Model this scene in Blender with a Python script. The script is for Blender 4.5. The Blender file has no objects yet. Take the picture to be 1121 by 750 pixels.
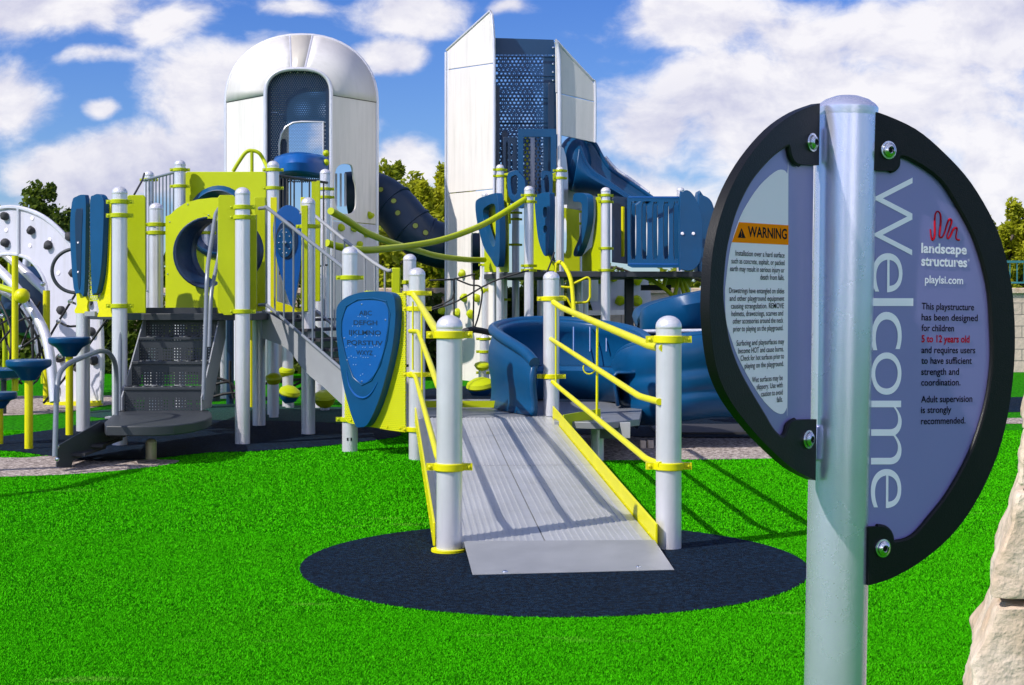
import bpy, bmesh, math, random
from mathutils import Vector, Matrix
from mathutils.geometry import tessellate_polygon
random.seed(7)
C = bpy.context.scene.collection
# ---------------------------------------------------------------- survey of the place (camera data)
F, CX, HZ, CH = 1557.0, 560.5, 330.0, 1.227
def P(x, y, D): return Vector(((x-CX)/F*D, D, CH-(y-HZ)/F*D))
def G(x, y, z=0.0):
    D = (CH-z)*F/(y-HZ); return Vector(((x-CX)/F*D, D, z))
# ---------------------------------------------------------------- objects
def tag(o, label, cat, group=None, kind=None):
    if label: o['label'] = label
    if cat: o['category'] = cat
    if group: o['group'] = group
    if kind: o['kind'] = kind
    return o
def thing(name, loc, label, cat, group=None):
    o = bpy.data.objects.new(name, None); C.objects.link(o)
    o.location = loc; o.empty_display_size = .1
    return tag(o, label, cat, group)
def rootloc(o):
    while o.parent: o = o.parent
    return o.location.copy()
def obj(name, bm, mat, parent=None, bevel=0, seg=2, angle=32, solid=0, sub=0, label=None, flat=False, origin=None):
    me = bpy.data.meshes.new(name)
    off = rootloc(parent) if parent else (Vector(origin) if origin else Vector((0, 0, 0)))
    bmesh.ops.translate(bm, verts=bm.verts, vec=-off)
    bmesh.ops.recalc_face_normals(bm, faces=bm.faces)
    bm.to_mesh(me); bm.free()
    if not flat:
        me.polygons.foreach_set('use_smooth', [True]*len(me.polygons))
        try: me.set_sharp_from_angle(angle=math.radians(angle))
        except Exception: pass
    me.materials.append(mat)
    o = bpy.data.objects.new(name, me); C.objects.link(o)
    if parent: o.parent = parent
    elif origin: o.location = off
    if solid:
        m = o.modifiers.new('thickness', 'SOLIDIFY'); m.thickness = solid; m.offset = 0
    if bevel:
        m = o.modifiers.new('edges', 'BEVEL'); m.width = bevel; m.segments = seg; m.limit_method = 'ANGLE'; m.angle_limit = math.radians(50)
        m.harden_normals = False
    if sub:
        m = o.modifiers.new('round', 'SUBSURF'); m.levels = sub; m.render_levels = sub
    if label: o['label'] = label
    return o
def B(): return bmesh.new()
# ---------------------------------------------------------------- shapes
def hexa(bm, p):
    v = [bm.verts.new(q) for q in p]
    for f in ((0,1,2,3),(7,6,5,4),(0,4,5,1),(1,5,6,2),(2,6,7,3),(3,7,4,0)): bm.faces.new([v[i] for i in f])
def box(bm, a, b):
    x0,y0,z0 = a; x1,y1,z1 = b
    hexa(bm, [(x0,y0,z0),(x1,y0,z0),(x1,y1,z0),(x0,y1,z0),(x0,y0,z1),(x1,y0,z1),(x1,y1,z1),(x0,y1,z1)])
def obox(bm, c, sx, sy, sz, rz=0, M=None):
    R = M if M is not None else Matrix.Rotation(rz, 3, 'Z')
    c = Vector(c)
    hexa(bm, [c+R@Vector(q) for q in ((-sx,-sy,-sz),(sx,-sy,-sz),(sx,sy,-sz),(-sx,sy,-sz),(-sx,-sy,sz),(sx,-sy,sz),(sx,sy,sz),(-sx,sy,sz))])
def slab(bm, a, b, w, h, up=Vector((0,0,1))):          # a plank of half width w, half height h from a to b
    a = Vector(a); b = Vector(b); d = (b-a).normalized(); s = d.cross(up).normalized(); u = s.cross(d).normalized()
    hexa(bm, [a-s*w-u*h, a+s*w-u*h, b+s*w-u*h, b-s*w-u*h, a-s*w+u*h, a+s*w+u*h, b+s*w+u*h, b-s*w+u*h])
def crom(p, n=6, closed=False):
    p = [Vector(q) for q in p]; out = []; N = len(p)
    if N < 3: return p
    for i in range(N if closed else N-1):
        a = p[(i-1) % N] if closed or i > 0 else p[0]; b = p[i]; c = p[(i+1) % N]; d = p[(i+2) % N] if closed or i+2 < N else p[-1]
        for k in range(n):
            t = k/n; out.append(.5*((2*b)+(c-a)*t+(2*a-5*b+4*c-d)*t*t+(3*b-a-3*c+d)*t**3))
    if not closed: out.append(p[-1])
    return out
def fillet(p, r=.06, n=5):                              # rounded corners of a polyline
    p = [Vector(q) for q in p]; out = [p[0]]
    for i in range(1, len(p)-1):
        a, b, c = p[i-1], p[i], p[i+1]
        k = min(r, (a-b).length*.45, (c-b).length*.45)
        s = b+(a-b).normalized()*k; e = b+(c-b).normalized()*k
        for j in range(n+1):
            t = j/n; out.append((1-t)**2*s+2*t*(1-t)*b+t*t*e)
    out.append(p[-1]); return out
def tube(bm, pts, r, n=12, closed=False, cap=True):
    pts = [Vector(q) for q in pts]; N = len(pts); rr = r if isinstance(r, (list, tuple)) else [r]*N
    T = []
    for i in range(N):
        a = pts[i-1] if (i > 0 or closed) else pts[i]; b = pts[(i+1) % N] if (i < N-1 or closed) else pts[i]
        T.append((b-a).normalized())
    ref = Vector((0,0,1)) if abs(T[0].z) < .9 else Vector((1,0,0))
    u = T[0].cross(ref).normalized(); rings = []
    for i in range(N):
        u = (u - T[i]*u.dot(T[i])).normalized(); w = T[i].cross(u)
        rings.append([bm.verts.new(pts[i]+(u*math.cos(2*math.pi*k/n)+w*math.sin(2*math.pi*k/n))*rr[i]) for k in range(n)])
    for i in range(N if closed else N-1):
        A = rings[i]; Bq = rings[(i+1) % N]
        for k in range(n): bm.faces.new((A[k], A[(k+1)%n], Bq[(k+1)%n], Bq[k]))
    if cap and not closed:
        bm.faces.new(rings[0][::-1]); bm.faces.new(rings[-1])
def lathe(bm, c, prof, n=24, axis=Vector((0,0,1)), cap=True):
    c = Vector(c); q = Vector((0,0,1)).rotation_difference(axis.normalized()); rings = []
    for r, z in prof:
        rings.append([bm.verts.new(c+q@Vector((max(r,1e-5)*math.cos(2*math.pi*k/n), max(r,1e-5)*math.sin(2*math.pi*k/n), z))) for k in range(n)])
    for A, D in zip(rings, rings[1:]):
        for k in range(n): bm.faces.new((A[k], A[(k+1)%n], D[(k+1)%n], D[k]))
    if cap: bm.faces.new(rings[0][::-1]); bm.faces.new(rings[-1])
def loft(bm, rows, closed=False, closeu=False):
    V = [[bm.verts.new(p) for p in r] for r in rows]
    for i in range(len(V) if closeu else len(V)-1):
        A = V[i]; D = V[(i+1) % len(V)]; m = len(A)
        for k in range(m if closed else m-1): bm.faces.new((A[k], A[(k+1)%m], D[(k+1)%m], D[k]))
class Plane:                                           # an upright plane standing between two sighted points
    def __init__(s, xa, Da, xb, Db):
        a = P(xa, HZ, Da); b = P(xb, HZ, Db); s.o = Vector((a.x, a.y, 0)); s.u = Vector((b.x-a.x, b.y-a.y, 0)).normalized()
        s.n = Vector((s.u.y, -s.u.x, 0))
        if s.n.y > 0: s.n = -s.n
        s.v = Vector((0,0,1))
    def uv(s, px, py):
        k = (px-CX)/F                                   # X = k*Y on the sight line
        t = (s.o.x - k*s.o.y)/(k*s.u.y - s.u.x); Y = s.o.y+s.u.y*t
        return (t, CH-(py-HZ)/F*Y)
    def w(s, uv, n=0.0): return s.o+s.u*uv[0]+s.v*uv[1]+s.n*n
    def pt(s, px, py, n=0.0): return s.w(s.uv(px, py), n)
def extr(bm, pl, outer, holes=(), front=0.0, back=-.02):
    loops = [list(outer)]+[list(h) for h in holes]
    tris = tessellate_polygon([[Vector((a, b, 0)) for a, b in l] for l in loops])
    flat = [q for l in loops for q in l]
    f = [bm.verts.new(pl.w(q, front)) for q in flat]; k = [bm.verts.new(pl.w(q, back)) for q in flat]
    for t in tris:
        try: bm.faces.new([f[i] for i in t]); bm.faces.new([k[i] for i in reversed(t)])
        except ValueError: pass
    s = 0
    for l in loops:
        m = len(l)
        for i in range(m):
            a, b = s+i, s+(i+1) % m
            bm.faces.new((f[a], f[b], k[b], k[a]))
        s += m
    bmesh.ops.dissolve_limit(bm, angle_limit=math.radians(1), verts=bm.verts, edges=bm.edges)
def px(pl, pts, sm=0, closed=True):
    q = [pl.uv(*p) for p in pts]
    if sm: q = [(v.x, v.y) for v in crom([Vector((a, b, 0)) for a, b in q], sm, closed)]
    return q
def rrect(x0, z0, x1, z1, r, n=5):
    out = []
    for cx, cz, a in ((x1-r, z1-r, 0), (x0+r, z1-r, 90), (x0+r, z0+r, 180), (x1-r, z0+r, 270)):
        for k in range(n+1):
            t = math.radians(a+90*k/n); out.append((cx+r*math.cos(t), cz+r*math.sin(t)))
    return out
def circ(cx, cz, r, n=32, a0=0, rz=None): return [(cx+r*math.cos(2*math.pi*k/n+a0), cz+(rz or r)*math.sin(2*math.pi*k/n+a0)) for k in range(n)]
def text_bm(lines, pl, front, thick=.0006, roll=0.0):
    """lines: (string, px x0, px x1, px baseline y, px cap height, align, offset)"""
    bm = B()
    for s, x0, x1, y, ch, al, wt in lines:
        cu = bpy.data.curves.new('t', 'FONT'); cu.body = s; cu.size = 1; cu.offset = wt; cu.extrude = 0; cu.resolution_u = 4
        o = bpy.data.objects.new('t', cu); C.objects.link(o); bpy.context.view_layer.update()
        me = bpy.data.meshes.new_from_object(o.evaluated_get(bpy.context.evaluated_depsgraph_get()))
        bpy.data.objects.remove(o); bpy.data.curves.remove(cu)
        if not me.vertices: continue
        xs = [v.co.x for v in me.vertices]; lo, hi = min(xs), max(xs)
        (ua, va), (ub, vb) = pl.uv(x0, y), pl.uv(x1, y)
        m = pl.pt((x0+x1)/2, y); hgt = ch/F*m.y
        sx = (ub-ua)/(hi-lo); sy = hgt/.729
        t = B(); t.from_mesh(me); bpy.data.meshes.remove(me)
        anc = (ua, va) if al == 'L' else (ub, vb)
        for v in t.verts:
            a = (v.co.x-lo)*sx if al == 'L' else (v.co.x-hi)*sx
            b = v.co.y*sy
            v.co = pl.w((anc[0]+a*math.cos(roll)+b*math.sin(roll), anc[1]-a*math.sin(roll)+b*math.cos(roll)), front)
        tmp = bpy.data.meshes.new('x'); t.to_mesh(tmp); t.free(); bm.from_mesh(tmp); bpy.data.meshes.remove(tmp)
    return bm
# ---------------------------------------------------------------- node helpers and materials
class NT:
    def __init__(s, nt): s.nt = nt
    def n(s, t, **k):
        d = s.nt.nodes.new(t)
        for a, b in k.items():
            if a.startswith('i_'):
                key = a[2:]; d.inputs[int(key) if key.isdigit() else key.replace('_', ' ')].default_value = b
            else: setattr(d, a, b)
        return d
    def l(s, a, b): s.nt.links.new(a, b)
    def m(s, op, a, b=None, c=None, clamp=False):
        d = s.nt.nodes.new('ShaderNodeMath'); d.operation = op; d.use_clamp = clamp
        for i, q in enumerate((a, b, c)):
            if q is None: continue
            if isinstance(q, (int, float)): d.inputs[i].default_value = q
            else: s.l(q, d.inputs[i])
        return d.outputs[0]
    def mix(s, f, a, b):
        d = s.nt.nodes.new('ShaderNodeMix'); d.data_type = 'RGBA'
        for sock, q in ((d.inputs[0], f), (d.inputs[6], a), (d.inputs[7], b)):
            if isinstance(q, (int, float)): sock.default_value = q
            elif isinstance(q, tuple): sock.default_value = (*q, 1) if len(q) == 3 else q
            else: s.l(q, sock)
        return d.outputs[2]
def mat(name, col, rough=.5, metal=0.0, var=.12, vscale=3.0, bump=0.0, bscale=60.0, coat=0.0, spec=.5, speck=None, perf=None, rvar=.1, trans=0, streak=0):
    m = bpy.data.materials.new(name); m.use_nodes = True; k = NT(m.node_tree); bs = m.node_tree.nodes['Principled BSDF']
    tc = k.n('ShaderNodeTexCoord'); co = tc.outputs['Object']
    nz = k.n('ShaderNodeTexNoise', i_Scale=vscale, i_Detail=6.0, i_Roughness=.6); k.l(co, nz.inputs['Vector'])
    dark = tuple(c*(1-var) for c in col); lite = tuple(min(1, c*(1+var*.6)) for c in col)
    c = k.mix(k.m('MULTIPLY_ADD', nz.outputs[0], 2.2, -.6, True), dark, lite)
    if speck:
        n2 = k.n('ShaderNodeTexNoise', i_Scale=speck[0], i_Detail=2.0); k.l(co, n2.inputs['Vector'])
        c = k.mix(k.m('MULTIPLY_ADD', n2.outputs[0], speck[2], .5-.5*speck[2]-speck[3], True), c, speck[1])
    if streak:                                          # rain streaks and grime of the thing itself
        mp = k.n('ShaderNodeMapping'); k.l(co, mp.inputs[0]); mp.inputs['Scale'].default_value = (6, 6, .5)
        n4 = k.n('ShaderNodeTexNoise', i_Scale=1.6, i_Detail=7.0, i_Roughness=.7); k.l(mp.outputs[0], n4.inputs['Vector'])
        n5 = k.n('ShaderNodeTexNoise', i_Scale=.9, i_Detail=4.0); k.l(co, n5.inputs['Vector'])
        c = k.mix(k.m('MULTIPLY', k.m('MULTIPLY_ADD', n4.outputs[0], 3.0, -1.35, True), k.m('MULTIPLY_ADD', n5.outputs[0], streak*2, -streak*.3, True), None, True), c, tuple(q*.55 for q in (.62,.60,.52)))
    k.l(c, bs.inputs['Base Color'])
    bs.inputs['Metallic'].default_value = metal
    k.l(k.m('MULTIPLY_ADD', nz.outputs[0], rvar, rough-rvar*.5), bs.inputs['Roughness'])
    bs.inputs['Specular IOR Level'].default_value = spec
    bs.inputs['Coat Weight'].default_value = coat; bs.inputs['Coat Roughness'].default_value = .15
    if bump:
        n3 = k.n('ShaderNodeTexNoise', i_Scale=bscale, i_Detail=3.0); k.l(co, n3.inputs['Vector'])
        bp = k.n('ShaderNodeBump', i_Strength=bump, i_Distance=.01); k.l(n3.outputs[0], bp.inputs['Height']); k.l(bp.outputs[0], bs.inputs['Normal'])
    if perf:                                            # punched sheet: real openings of the metal, hole pitch and radius in metres
        kind, pitch, rad, ax = perf
        sp = k.n('ShaderNodeSeparateXYZ'); k.l(co, sp.inputs[0])
        U = k.m('ADD', k.m('MULTIPLY', sp.outputs[0], ax[0]), k.m('MULTIPLY', sp.outputs[1], ax[1])); V = sp.outputs[2]
        if kind == 'hex':
            def dist(ox, oy):
                a = k.m('SUBTRACT', k.m('FRACT', k.m('ADD', k.m('DIVIDE', U, pitch), ox)), .5)
                b = k.m('MULTIPLY', k.m('SUBTRACT', k.m('FRACT', k.m('ADD', k.m('DIVIDE', V, pitch*1.732), oy)), .5), 1.732)
                return k.m('SQRT', k.m('ADD', k.m('MULTIPLY', a, a), k.m('MULTIPLY', b, b)))
            h = k.m('LESS_THAN', k.m('MINIMUM', dist(0, 0), dist(.5, .5)), rad/pitch)
        else:
            a = k.m('ABSOLUTE', k.m('SUBTRACT', k.m('FRACT', k.m('DIVIDE', U, pitch)), .5)); b = k.m('ABSOLUTE', k.m('SUBTRACT', k.m('FRACT', k.m('DIVIDE', V, pitch)), .5))
            h = k.m('LESS_THAN', k.m('MAXIMUM', a, b), rad/pitch)
            g = k.m('GREATER_THAN', k.m('FRACT', k.m('DIVIDE', V, .205)), .32); h = k.m('MULTIPLY', h, g)
            g2 = k.m('GREATER_THAN', k.m('FRACT', k.m('DIVIDE', U, .2)), .15); h = k.m('MULTIPLY', h, g2)
        k.l(k.m('SUBTRACT', 1.0, h), bs.inputs['Alpha'])
    return m
WHITE = mat('powder coated silver', (.72,.70,.74), .33, .40, .07, 5, .02, 300, coat=.3, streak=.35)
PEARL = mat('white composite sheet', (.74,.69,.65), .42, .0, .05, 1.2, .02, 40, streak=.5)
GREYW = mat('cool white moulded wall', (.58,.57,.66), .45, .0, .06, 2, streak=.6)
LIME = mat('lime panel', (.42,.48,.0), .42, 0, .06, 3, .02, 200, coat=0, spec=.3)
YEL = mat('yellow powder coat', (.66,.62,.0), .38, 0, .08, 6, coat=0, spec=.35)
BLUE = mat('blue rotomoulded plastic', (.0018,.060,.165), .34, 0, .16, 3, .05, 160, spec=.35)
BLUEL = mat('bright blue plastic', (.002,.080,.30), .34, 0, .12, 4, .05, 160, spec=.4)
NAVY = mat('navy plastic', (.0015,.020,.060), .38, 0, .15, 3, .04, 120)
GREY = mat('charcoal vinyl coated steel', (.030,.035,.042), .5, 0, .15, 5, .05, 200)
PIPE = mat('grey pipe', (.22,.24,.27), .36, .3, .08, 8)
GREYL = mat('grey painted steel', (.30,.31,.33), .48, .1, .1, 4, .03, 90)
ALU = mat('aluminium plank', (.50,.505,.52), .36, .4, .14, 2.5, .03, 200, streak=.5)
BLACK = mat('black rope', (.012,.012,.014), .7, 0, .1)
CHROME = mat('stainless steel', (.62,.63,.65), .2, 1.0, .05)
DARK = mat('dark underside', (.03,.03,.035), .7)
# ================================================================ camera, sun, sky
cam = bpy.data.cameras.new('camera'); co = bpy.data.objects.new('camera', cam); C.objects.link(co)
co.location = (0, 0, CH); co.rotation_euler = (math.pi/2, 0, 0)
cam.sensor_width = 36; cam.lens = F/1121*36; cam.shift_y = -(375-HZ)/1121; cam.shift_x = 0
cam.clip_start = .05; cam.clip_end = 2000
sc = bpy.context.scene; sc.camera = co
sc.view_settings.view_transform = 'Standard'; sc.view_settings.look = 'None'; sc.view_settings.gamma = 1; sc.view_settings.exposure = .22
sc.cycles.max_bounces = 8; sc.cycles.transparent_max_bounces = 16
SUNAZ = Vector((-.86, -.51, 0)).normalized(); EL = math.radians(43)
sd = Vector((SUNAZ.x*math.cos(EL), SUNAZ.y*math.cos(EL), math.sin(EL)))
sl = bpy.data.lights.new('sun', 'SUN'); sl.energy = 4.5; sl.angle = math.radians(.53); sl.color = (1, .95, .87)
so = bpy.data.objects.new('sun', sl); C.objects.link(so); so.rotation_euler = sd.to_track_quat('Z', 'Y').to_euler(); so.location = (-5, -4, 9)
w = bpy.data.worlds.new('World'); sc.world = w; w.use_nodes = True
k = NT(w.node_tree); bg = w.node_tree.nodes['Background']
sky = k.n('ShaderNodeTexSky', sky_type='NISHITA', sun_disc=False, sun_elevation=EL, sun_rotation=math.atan2(sd.x, sd.y), altitude=100, air_density=1.0, dust_density=.3, ozone_density=2.5)
tc = k.n('ShaderNodeTexCoord'); sx = k.n('ShaderNodeSeparateXYZ'); k.l(tc.outputs['Generated'], sx.inputs[0])
yy = k.m('MAXIMUM', k.m('ABSOLUTE', sx.outputs[1]), .12)
U = k.m('DIVIDE', sx.outputs[0], yy); V = k.m('DIVIDE', sx.outputs[2], yy)       # tangent of the bearing and of the height
cb = k.n('ShaderNodeCombineXYZ'); k.l(U, cb.inputs[0]); k.l(V, cb.inputs[1])
def dirn(x, y): return ((x-CX)/F, (HZ-y)/F)
wn = k.n('ShaderNodeTexNoise', i_Scale=9.0, i_Detail=3.0); k.l(cb.outputs[0], wn.inputs['Vector'])
wv = k.n('ShaderNodeVectorMath', operation='SUBTRACT'); k.l(wn.outputs['Color'], wv.inputs[0]); wv.inputs[1].default_value = (.5,.5,.5)
ws = k.n('ShaderNodeVectorMath', operation='SCALE'); k.l(wv.outputs[0], ws.inputs[0]); ws.inputs[3].default_value = .045
wp = k.n('ShaderNodeVectorMath', operation='ADD'); k.l(cb.outputs[0], wp.inputs[0]); k.l(ws.outputs[0], wp.inputs[1])
field = None
for cx, cy, rx, ry, a in ((40,5,200,46,1),(190,30,60,45,1),(240,95,90,68,1),(5,105,68,52,1),(130,190,135,44,1.1),(225,185,60,45,1),(105,122,24,14,.8),(120,66,90,16,.72),
                          (455,14,85,36,1),(425,62,48,30,.95),(330,8,60,18,.72),(445,185,52,42,1),(375,150,50,45,.9),(745,20,85,48,1.1),(900,130,290,115,1.12),(1000,40,260,75,1.0),
                          (720,150,75,60,1),(700,225,130,50,1.1),(1090,175,55,52,1.2),(560,8,40,14,.7),(1000,250,300,60,1.1),(-150,120,120,140,1),(1350,150,200,120,.9),(20,235,70,26,.9)):
    d0 = dirn(cx, cy)
    s1 = k.n('ShaderNodeVectorMath', operation='SUBTRACT'); k.l(wp.outputs[0], s1.inputs[0]); s1.inputs[1].default_value = (d0[0], d0[1], 0)
    s2 = k.n('ShaderNodeVectorMath', operation='MULTIPLY'); k.l(s1.outputs[0], s2.inputs[0]); s2.inputs[1].default_value = (F/rx, F/ry, 0)
    s3 = k.n('ShaderNodeVectorMath', operation='LENGTH'); k.l(s2.outputs[0], s3.inputs[0])
    f1 = k.m('MULTIPLY_ADD', s3.outputs['Value'], -.62*a, 1.0*a)
    field = f1 if field is None else k.m('SMOOTH_MAX', field, f1, .12)
sc2 = k.n('ShaderNodeVectorMath', operation='MULTIPLY'); k.l(wp.outputs[0], sc2.inputs[0]); sc2.inputs[1].default_value = (1, 1.55, 1)
def fb(vec, s, d=8.0, r=.58):
    q = k.n('ShaderNodeTexNoise', i_Scale=s, i_Detail=d, i_Roughness=r); k.l(vec, q.inputs['Vector']); return q.outputs[0]
n1 = fb(sc2.outputs[0], 9.5, 10.0, .60)
off = k.n('ShaderNodeVectorMath', operation='ADD'); k.l(sc2.outputs[0], off.inputs[0]); off.inputs[1].default_value = (-.014, .022, 0)
n2 = fb(off.outputs[0], 9.5, 10.0, .60)
big = fb(sc2.outputs[0], 5.0, 3.0)
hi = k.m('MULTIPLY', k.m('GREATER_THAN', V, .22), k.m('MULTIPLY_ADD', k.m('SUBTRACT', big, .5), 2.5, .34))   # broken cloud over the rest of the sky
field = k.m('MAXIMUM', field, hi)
dens = k.m('ADD', field, k.m('MULTIPLY', k.m('SUBTRACT', n1, .5), 1.35))
cov = k.n('ShaderNodeMapRange', interpolation_type='SMOOTHSTEP'); k.l(dens, cov.inputs[0])
cov.inputs[1].default_value = .36; cov.inputs[2].default_value = .70
lit = k.m('MULTIPLY_ADD', k.m('SUBTRACT', n1, n2), 3.1, .72, True)
lit = k.m('ADD', lit, k.m('MULTIPLY', k.m('SUBTRACT', big, .48), -2.0), None, True)
ccol = k.mix(lit, (4.9, 4.95, 6.5), (8.6, 8.35, 8.5))
hs = k.n('ShaderNodeHueSaturation', i_Saturation=1.0, i_Value=1.0); k.l(sky.outputs[0], hs.inputs['Color'])
grad = k.m('DIVIDE', V, .22, None, True)
blue = k.mix(grad, (.64, .80, 1.06), (.38, .62, 1.17))
mul = k.n('ShaderNodeMix', data_type='RGBA', blend_type='MULTIPLY'); mul.inputs[0].default_value = 1; k.l(hs.outputs[0], mul.inputs[6]); k.l(blue, mul.inputs[7])
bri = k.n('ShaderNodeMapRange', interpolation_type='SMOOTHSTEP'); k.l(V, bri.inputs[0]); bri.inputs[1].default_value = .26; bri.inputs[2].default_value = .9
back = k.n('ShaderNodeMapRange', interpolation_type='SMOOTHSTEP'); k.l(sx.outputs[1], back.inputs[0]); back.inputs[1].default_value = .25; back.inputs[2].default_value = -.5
up = k.m('ADD', k.m('MULTIPLY_ADD', bri.outputs[0], .0, 1.0), k.m('MULTIPLY', back.outputs[0], 2.4))   # clouds behind the camera brightened, added fill for the shaded sign
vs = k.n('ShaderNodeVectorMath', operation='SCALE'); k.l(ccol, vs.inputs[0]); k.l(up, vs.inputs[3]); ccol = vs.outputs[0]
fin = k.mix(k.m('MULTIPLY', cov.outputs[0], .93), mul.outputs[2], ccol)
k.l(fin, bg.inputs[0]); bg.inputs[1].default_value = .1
w.cycles.sampling_method = 'MANUAL'; w.cycles.sample_map_resolution = 512

# ================================================================ ground
def ground_mat(name, a, b, c, sc_=230.0, bump=.5, sp=.3, big=(.85, .5)):
    m = bpy.data.materials.new(name); m.use_nodes = True; k = NT(m.node_tree); bs = m.node_tree.nodes['Principled BSDF']
    tc = k.n('ShaderNodeTexCoord').outputs['Object']
    v = k.n('ShaderNodeTexVoronoi', i_Scale=sc_); k.l(tc, v.inputs['Vector'])
    sp_ = k.n('ShaderNodeSeparateColor'); k.l(v.outputs['Color'], sp_.inputs[0])
    n = k.n('ShaderNodeTexNoise', i_Scale=sc_*.23, i_Detail=4.0, i_Roughness=.7); k.l(tc, n.inputs['Vector'])
    n2 = k.n('ShaderNodeTexNoise', i_Scale=big[0], i_Detail=6.0, i_Roughness=.65); k.l(tc, n2.inputs['Vector'])
    c1 = k.mix(k.m('MULTIPLY_ADD', sp_.outputs[0], 1.5, -.2, True), a, b)
    c2 = k.mix(k.m('MULTIPLY_ADD', n.outputs[0], 4.0, -1.62, True), c, c1)
    n4 = k.n('ShaderNodeTexNoise', i_Scale=sc_*.07, i_Detail=3.0); k.l(tc, n4.inputs['Vector'])
    dk = k.n('ShaderNodeMix', data_type='RGBA', blend_type='MULTIPLY'); dk.inputs[0].default_value = 1
    k.l(c2, dk.inputs[6])
    f = k.m('ADD', k.m('MULTIPLY_ADD', n2.outputs[0], big[1], 1-big[1]*.5), k.m('MULTIPLY_ADD', n4.outputs[0], .3, -.15))
    cc = k.n('ShaderNodeCombineColor'); [k.l(f, cc.inputs[i]) for i in range(3)]; k.l(cc.outputs[0], dk.inputs[7])
    k.l(dk.outputs[2], bs.inputs['Base Color']); bs.inputs['Roughness'].default_value = .85; bs.inputs['Specular IOR Level'].default_value = sp
    bp = k.n('ShaderNodeBump', i_Strength=bump, i_Distance=.012)
    k.l(k.m('ADD', n.outputs[0], k.m('MULTIPLY', v.outputs['Distance'], -.6)), bp.inputs['Height']); k.l(bp.outputs[0], bs.inputs['Normal'])
    return m, k, bs, dk
TURF, tk, tb, tdk = ground_mat('green turf', (.02,.25,.0), (.05,.40,.0), (.002,.07,.0), 120.0, .4, .03, (.85,.25))
# rubbed pale streaks on the turf
st = tk.n('ShaderNodeTexCoord').outputs['Object']; mp = tk.n('ShaderNodeMapping'); tk.l(st, mp.inputs[0]); mp.inputs['Rotation'].default_value = (0,0,.25); mp.inputs['Scale'].default_value = (.9, 3.2, 1)
sn = tk.n('ShaderNodeTexNoise', i_Scale=1.1, i_Detail=5.0, i_Roughness=.6); tk.l(mp.outputs[0], sn.inputs['Vector'])
tk.l(tk.mix(tk.m('MULTIPLY_ADD', sn.outputs[0], 5.0, -3.45, True), tdk.outputs[2], (.19,.42,.05)), tb.inputs['Base Color'])
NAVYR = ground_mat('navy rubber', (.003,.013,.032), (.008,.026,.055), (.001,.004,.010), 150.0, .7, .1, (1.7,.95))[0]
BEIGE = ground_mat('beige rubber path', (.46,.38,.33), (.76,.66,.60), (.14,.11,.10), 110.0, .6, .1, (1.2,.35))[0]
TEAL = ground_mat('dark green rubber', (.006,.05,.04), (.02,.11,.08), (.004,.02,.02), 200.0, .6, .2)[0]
bm = B(); S = 600
v = [bm.verts.new(q) for q in ((-S,-60,0),(S,-60,0),(S,S*1.6,0),(-S,S*1.6,0))]; bm.faces.new(v)
tag(obj('ground', bm, TURF), 'bright green granular turf surfacing over the whole playground', 'ground', kind='structure')
def sheet(name, pts, z, m, label, cat, sm=0, world=False):
    q = [Vector((p[0], p[1], z)) for p in pts] if world else [G(x, y, z) for x, y in pts]
    if sm: q = crom(q, sm, True)
    FOOT.append([(v.x, v.y) for v in q])
    bm = B(); bm.faces.new([bm.verts.new(p) for p in q]); bmesh.ops.triangulate(bm, faces=bm.faces)
    return tag(obj(name, bm, m, flat=True), label, cat, kind='structure')
import numpy as np
def inside(x, y, poly):
    c = np.zeros(x.shape, bool); n = len(poly)
    for i in range(n):
        (xa, ya), (xb, yb_) = poly[i], poly[i-1]
        m = ((ya > y) != (yb_ > y)) & (x < (xb-xa)*(y-ya)/((yb_-ya) or 1e-9)+xa); c ^= m
    return c
FOOT = []
# round navy pad under the ramp: a true circle on the ground
cy = CH*F*.003494; cx_ = (606-CX)/F*cy
sheet('rubber_pad', [(cx_+1.18*math.cos(t*math.pi/60), cy+1.165*math.sin(t*math.pi/60)) for t in range(120)], .004, NAVYR, 'round navy rubber pad around the foot of the ramp', 'rubber pad', world=True)
sheet('path', [(-260,512),(-60,501),(24,501),(59,499),(134,503),(173,503),(196,504),(186,508),(144,513.6),(108,517),(60,520),(0,522),(-80,525),(-260,535)], .004, BEIGE, 'beige rubber path running under the transfer step', 'path', 4)
sheet('path', [(-300,445),(-60,435),(120,433),(150,436),(103,446),(60,452),(0,455),(-300,465)], .004, BEIGE, 'beige rubber path beneath the climbing arch', 'path', 3)
sheet('path', [(560,470),(700,468),(900,472),(1000,470),(990,492),(900,499),(839,502),(748,503),(659,504),(600,503)], .004, BEIGE, 'beige rubber path beyond the ramp railing', 'path', 3)
sheet('path', [(1060,458),(1260,456),(1400,462),(1060,464)], .004, BEIGE, 'thin beige path in front of the far retaining wall', 'path')
sheet('rubber_pad', [(-120,500),(-40,484),(36,473),(72,468),(100,461),(150,457),(250,460),(330,461),(400,466),(440,476),(374,486),(328,490),(280,493.6),(232,495),(184,500),(150,503),(100,504),(48,498),(0,493),(-60,500)], .008, NAVYR, 'navy rubber pad below the stairs and deck posts', 'rubber pad', 4)
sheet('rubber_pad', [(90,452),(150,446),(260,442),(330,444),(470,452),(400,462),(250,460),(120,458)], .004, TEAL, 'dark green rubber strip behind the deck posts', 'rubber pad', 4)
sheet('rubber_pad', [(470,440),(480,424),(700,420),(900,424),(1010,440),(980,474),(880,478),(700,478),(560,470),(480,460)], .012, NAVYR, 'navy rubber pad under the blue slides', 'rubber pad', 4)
sheet('rubber_pad', [(1040,436),(1250,432),(1400,447),(1040,452)], .004, NAVYR, 'navy rubber strip near the far retaining wall', 'rubber pad')

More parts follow.
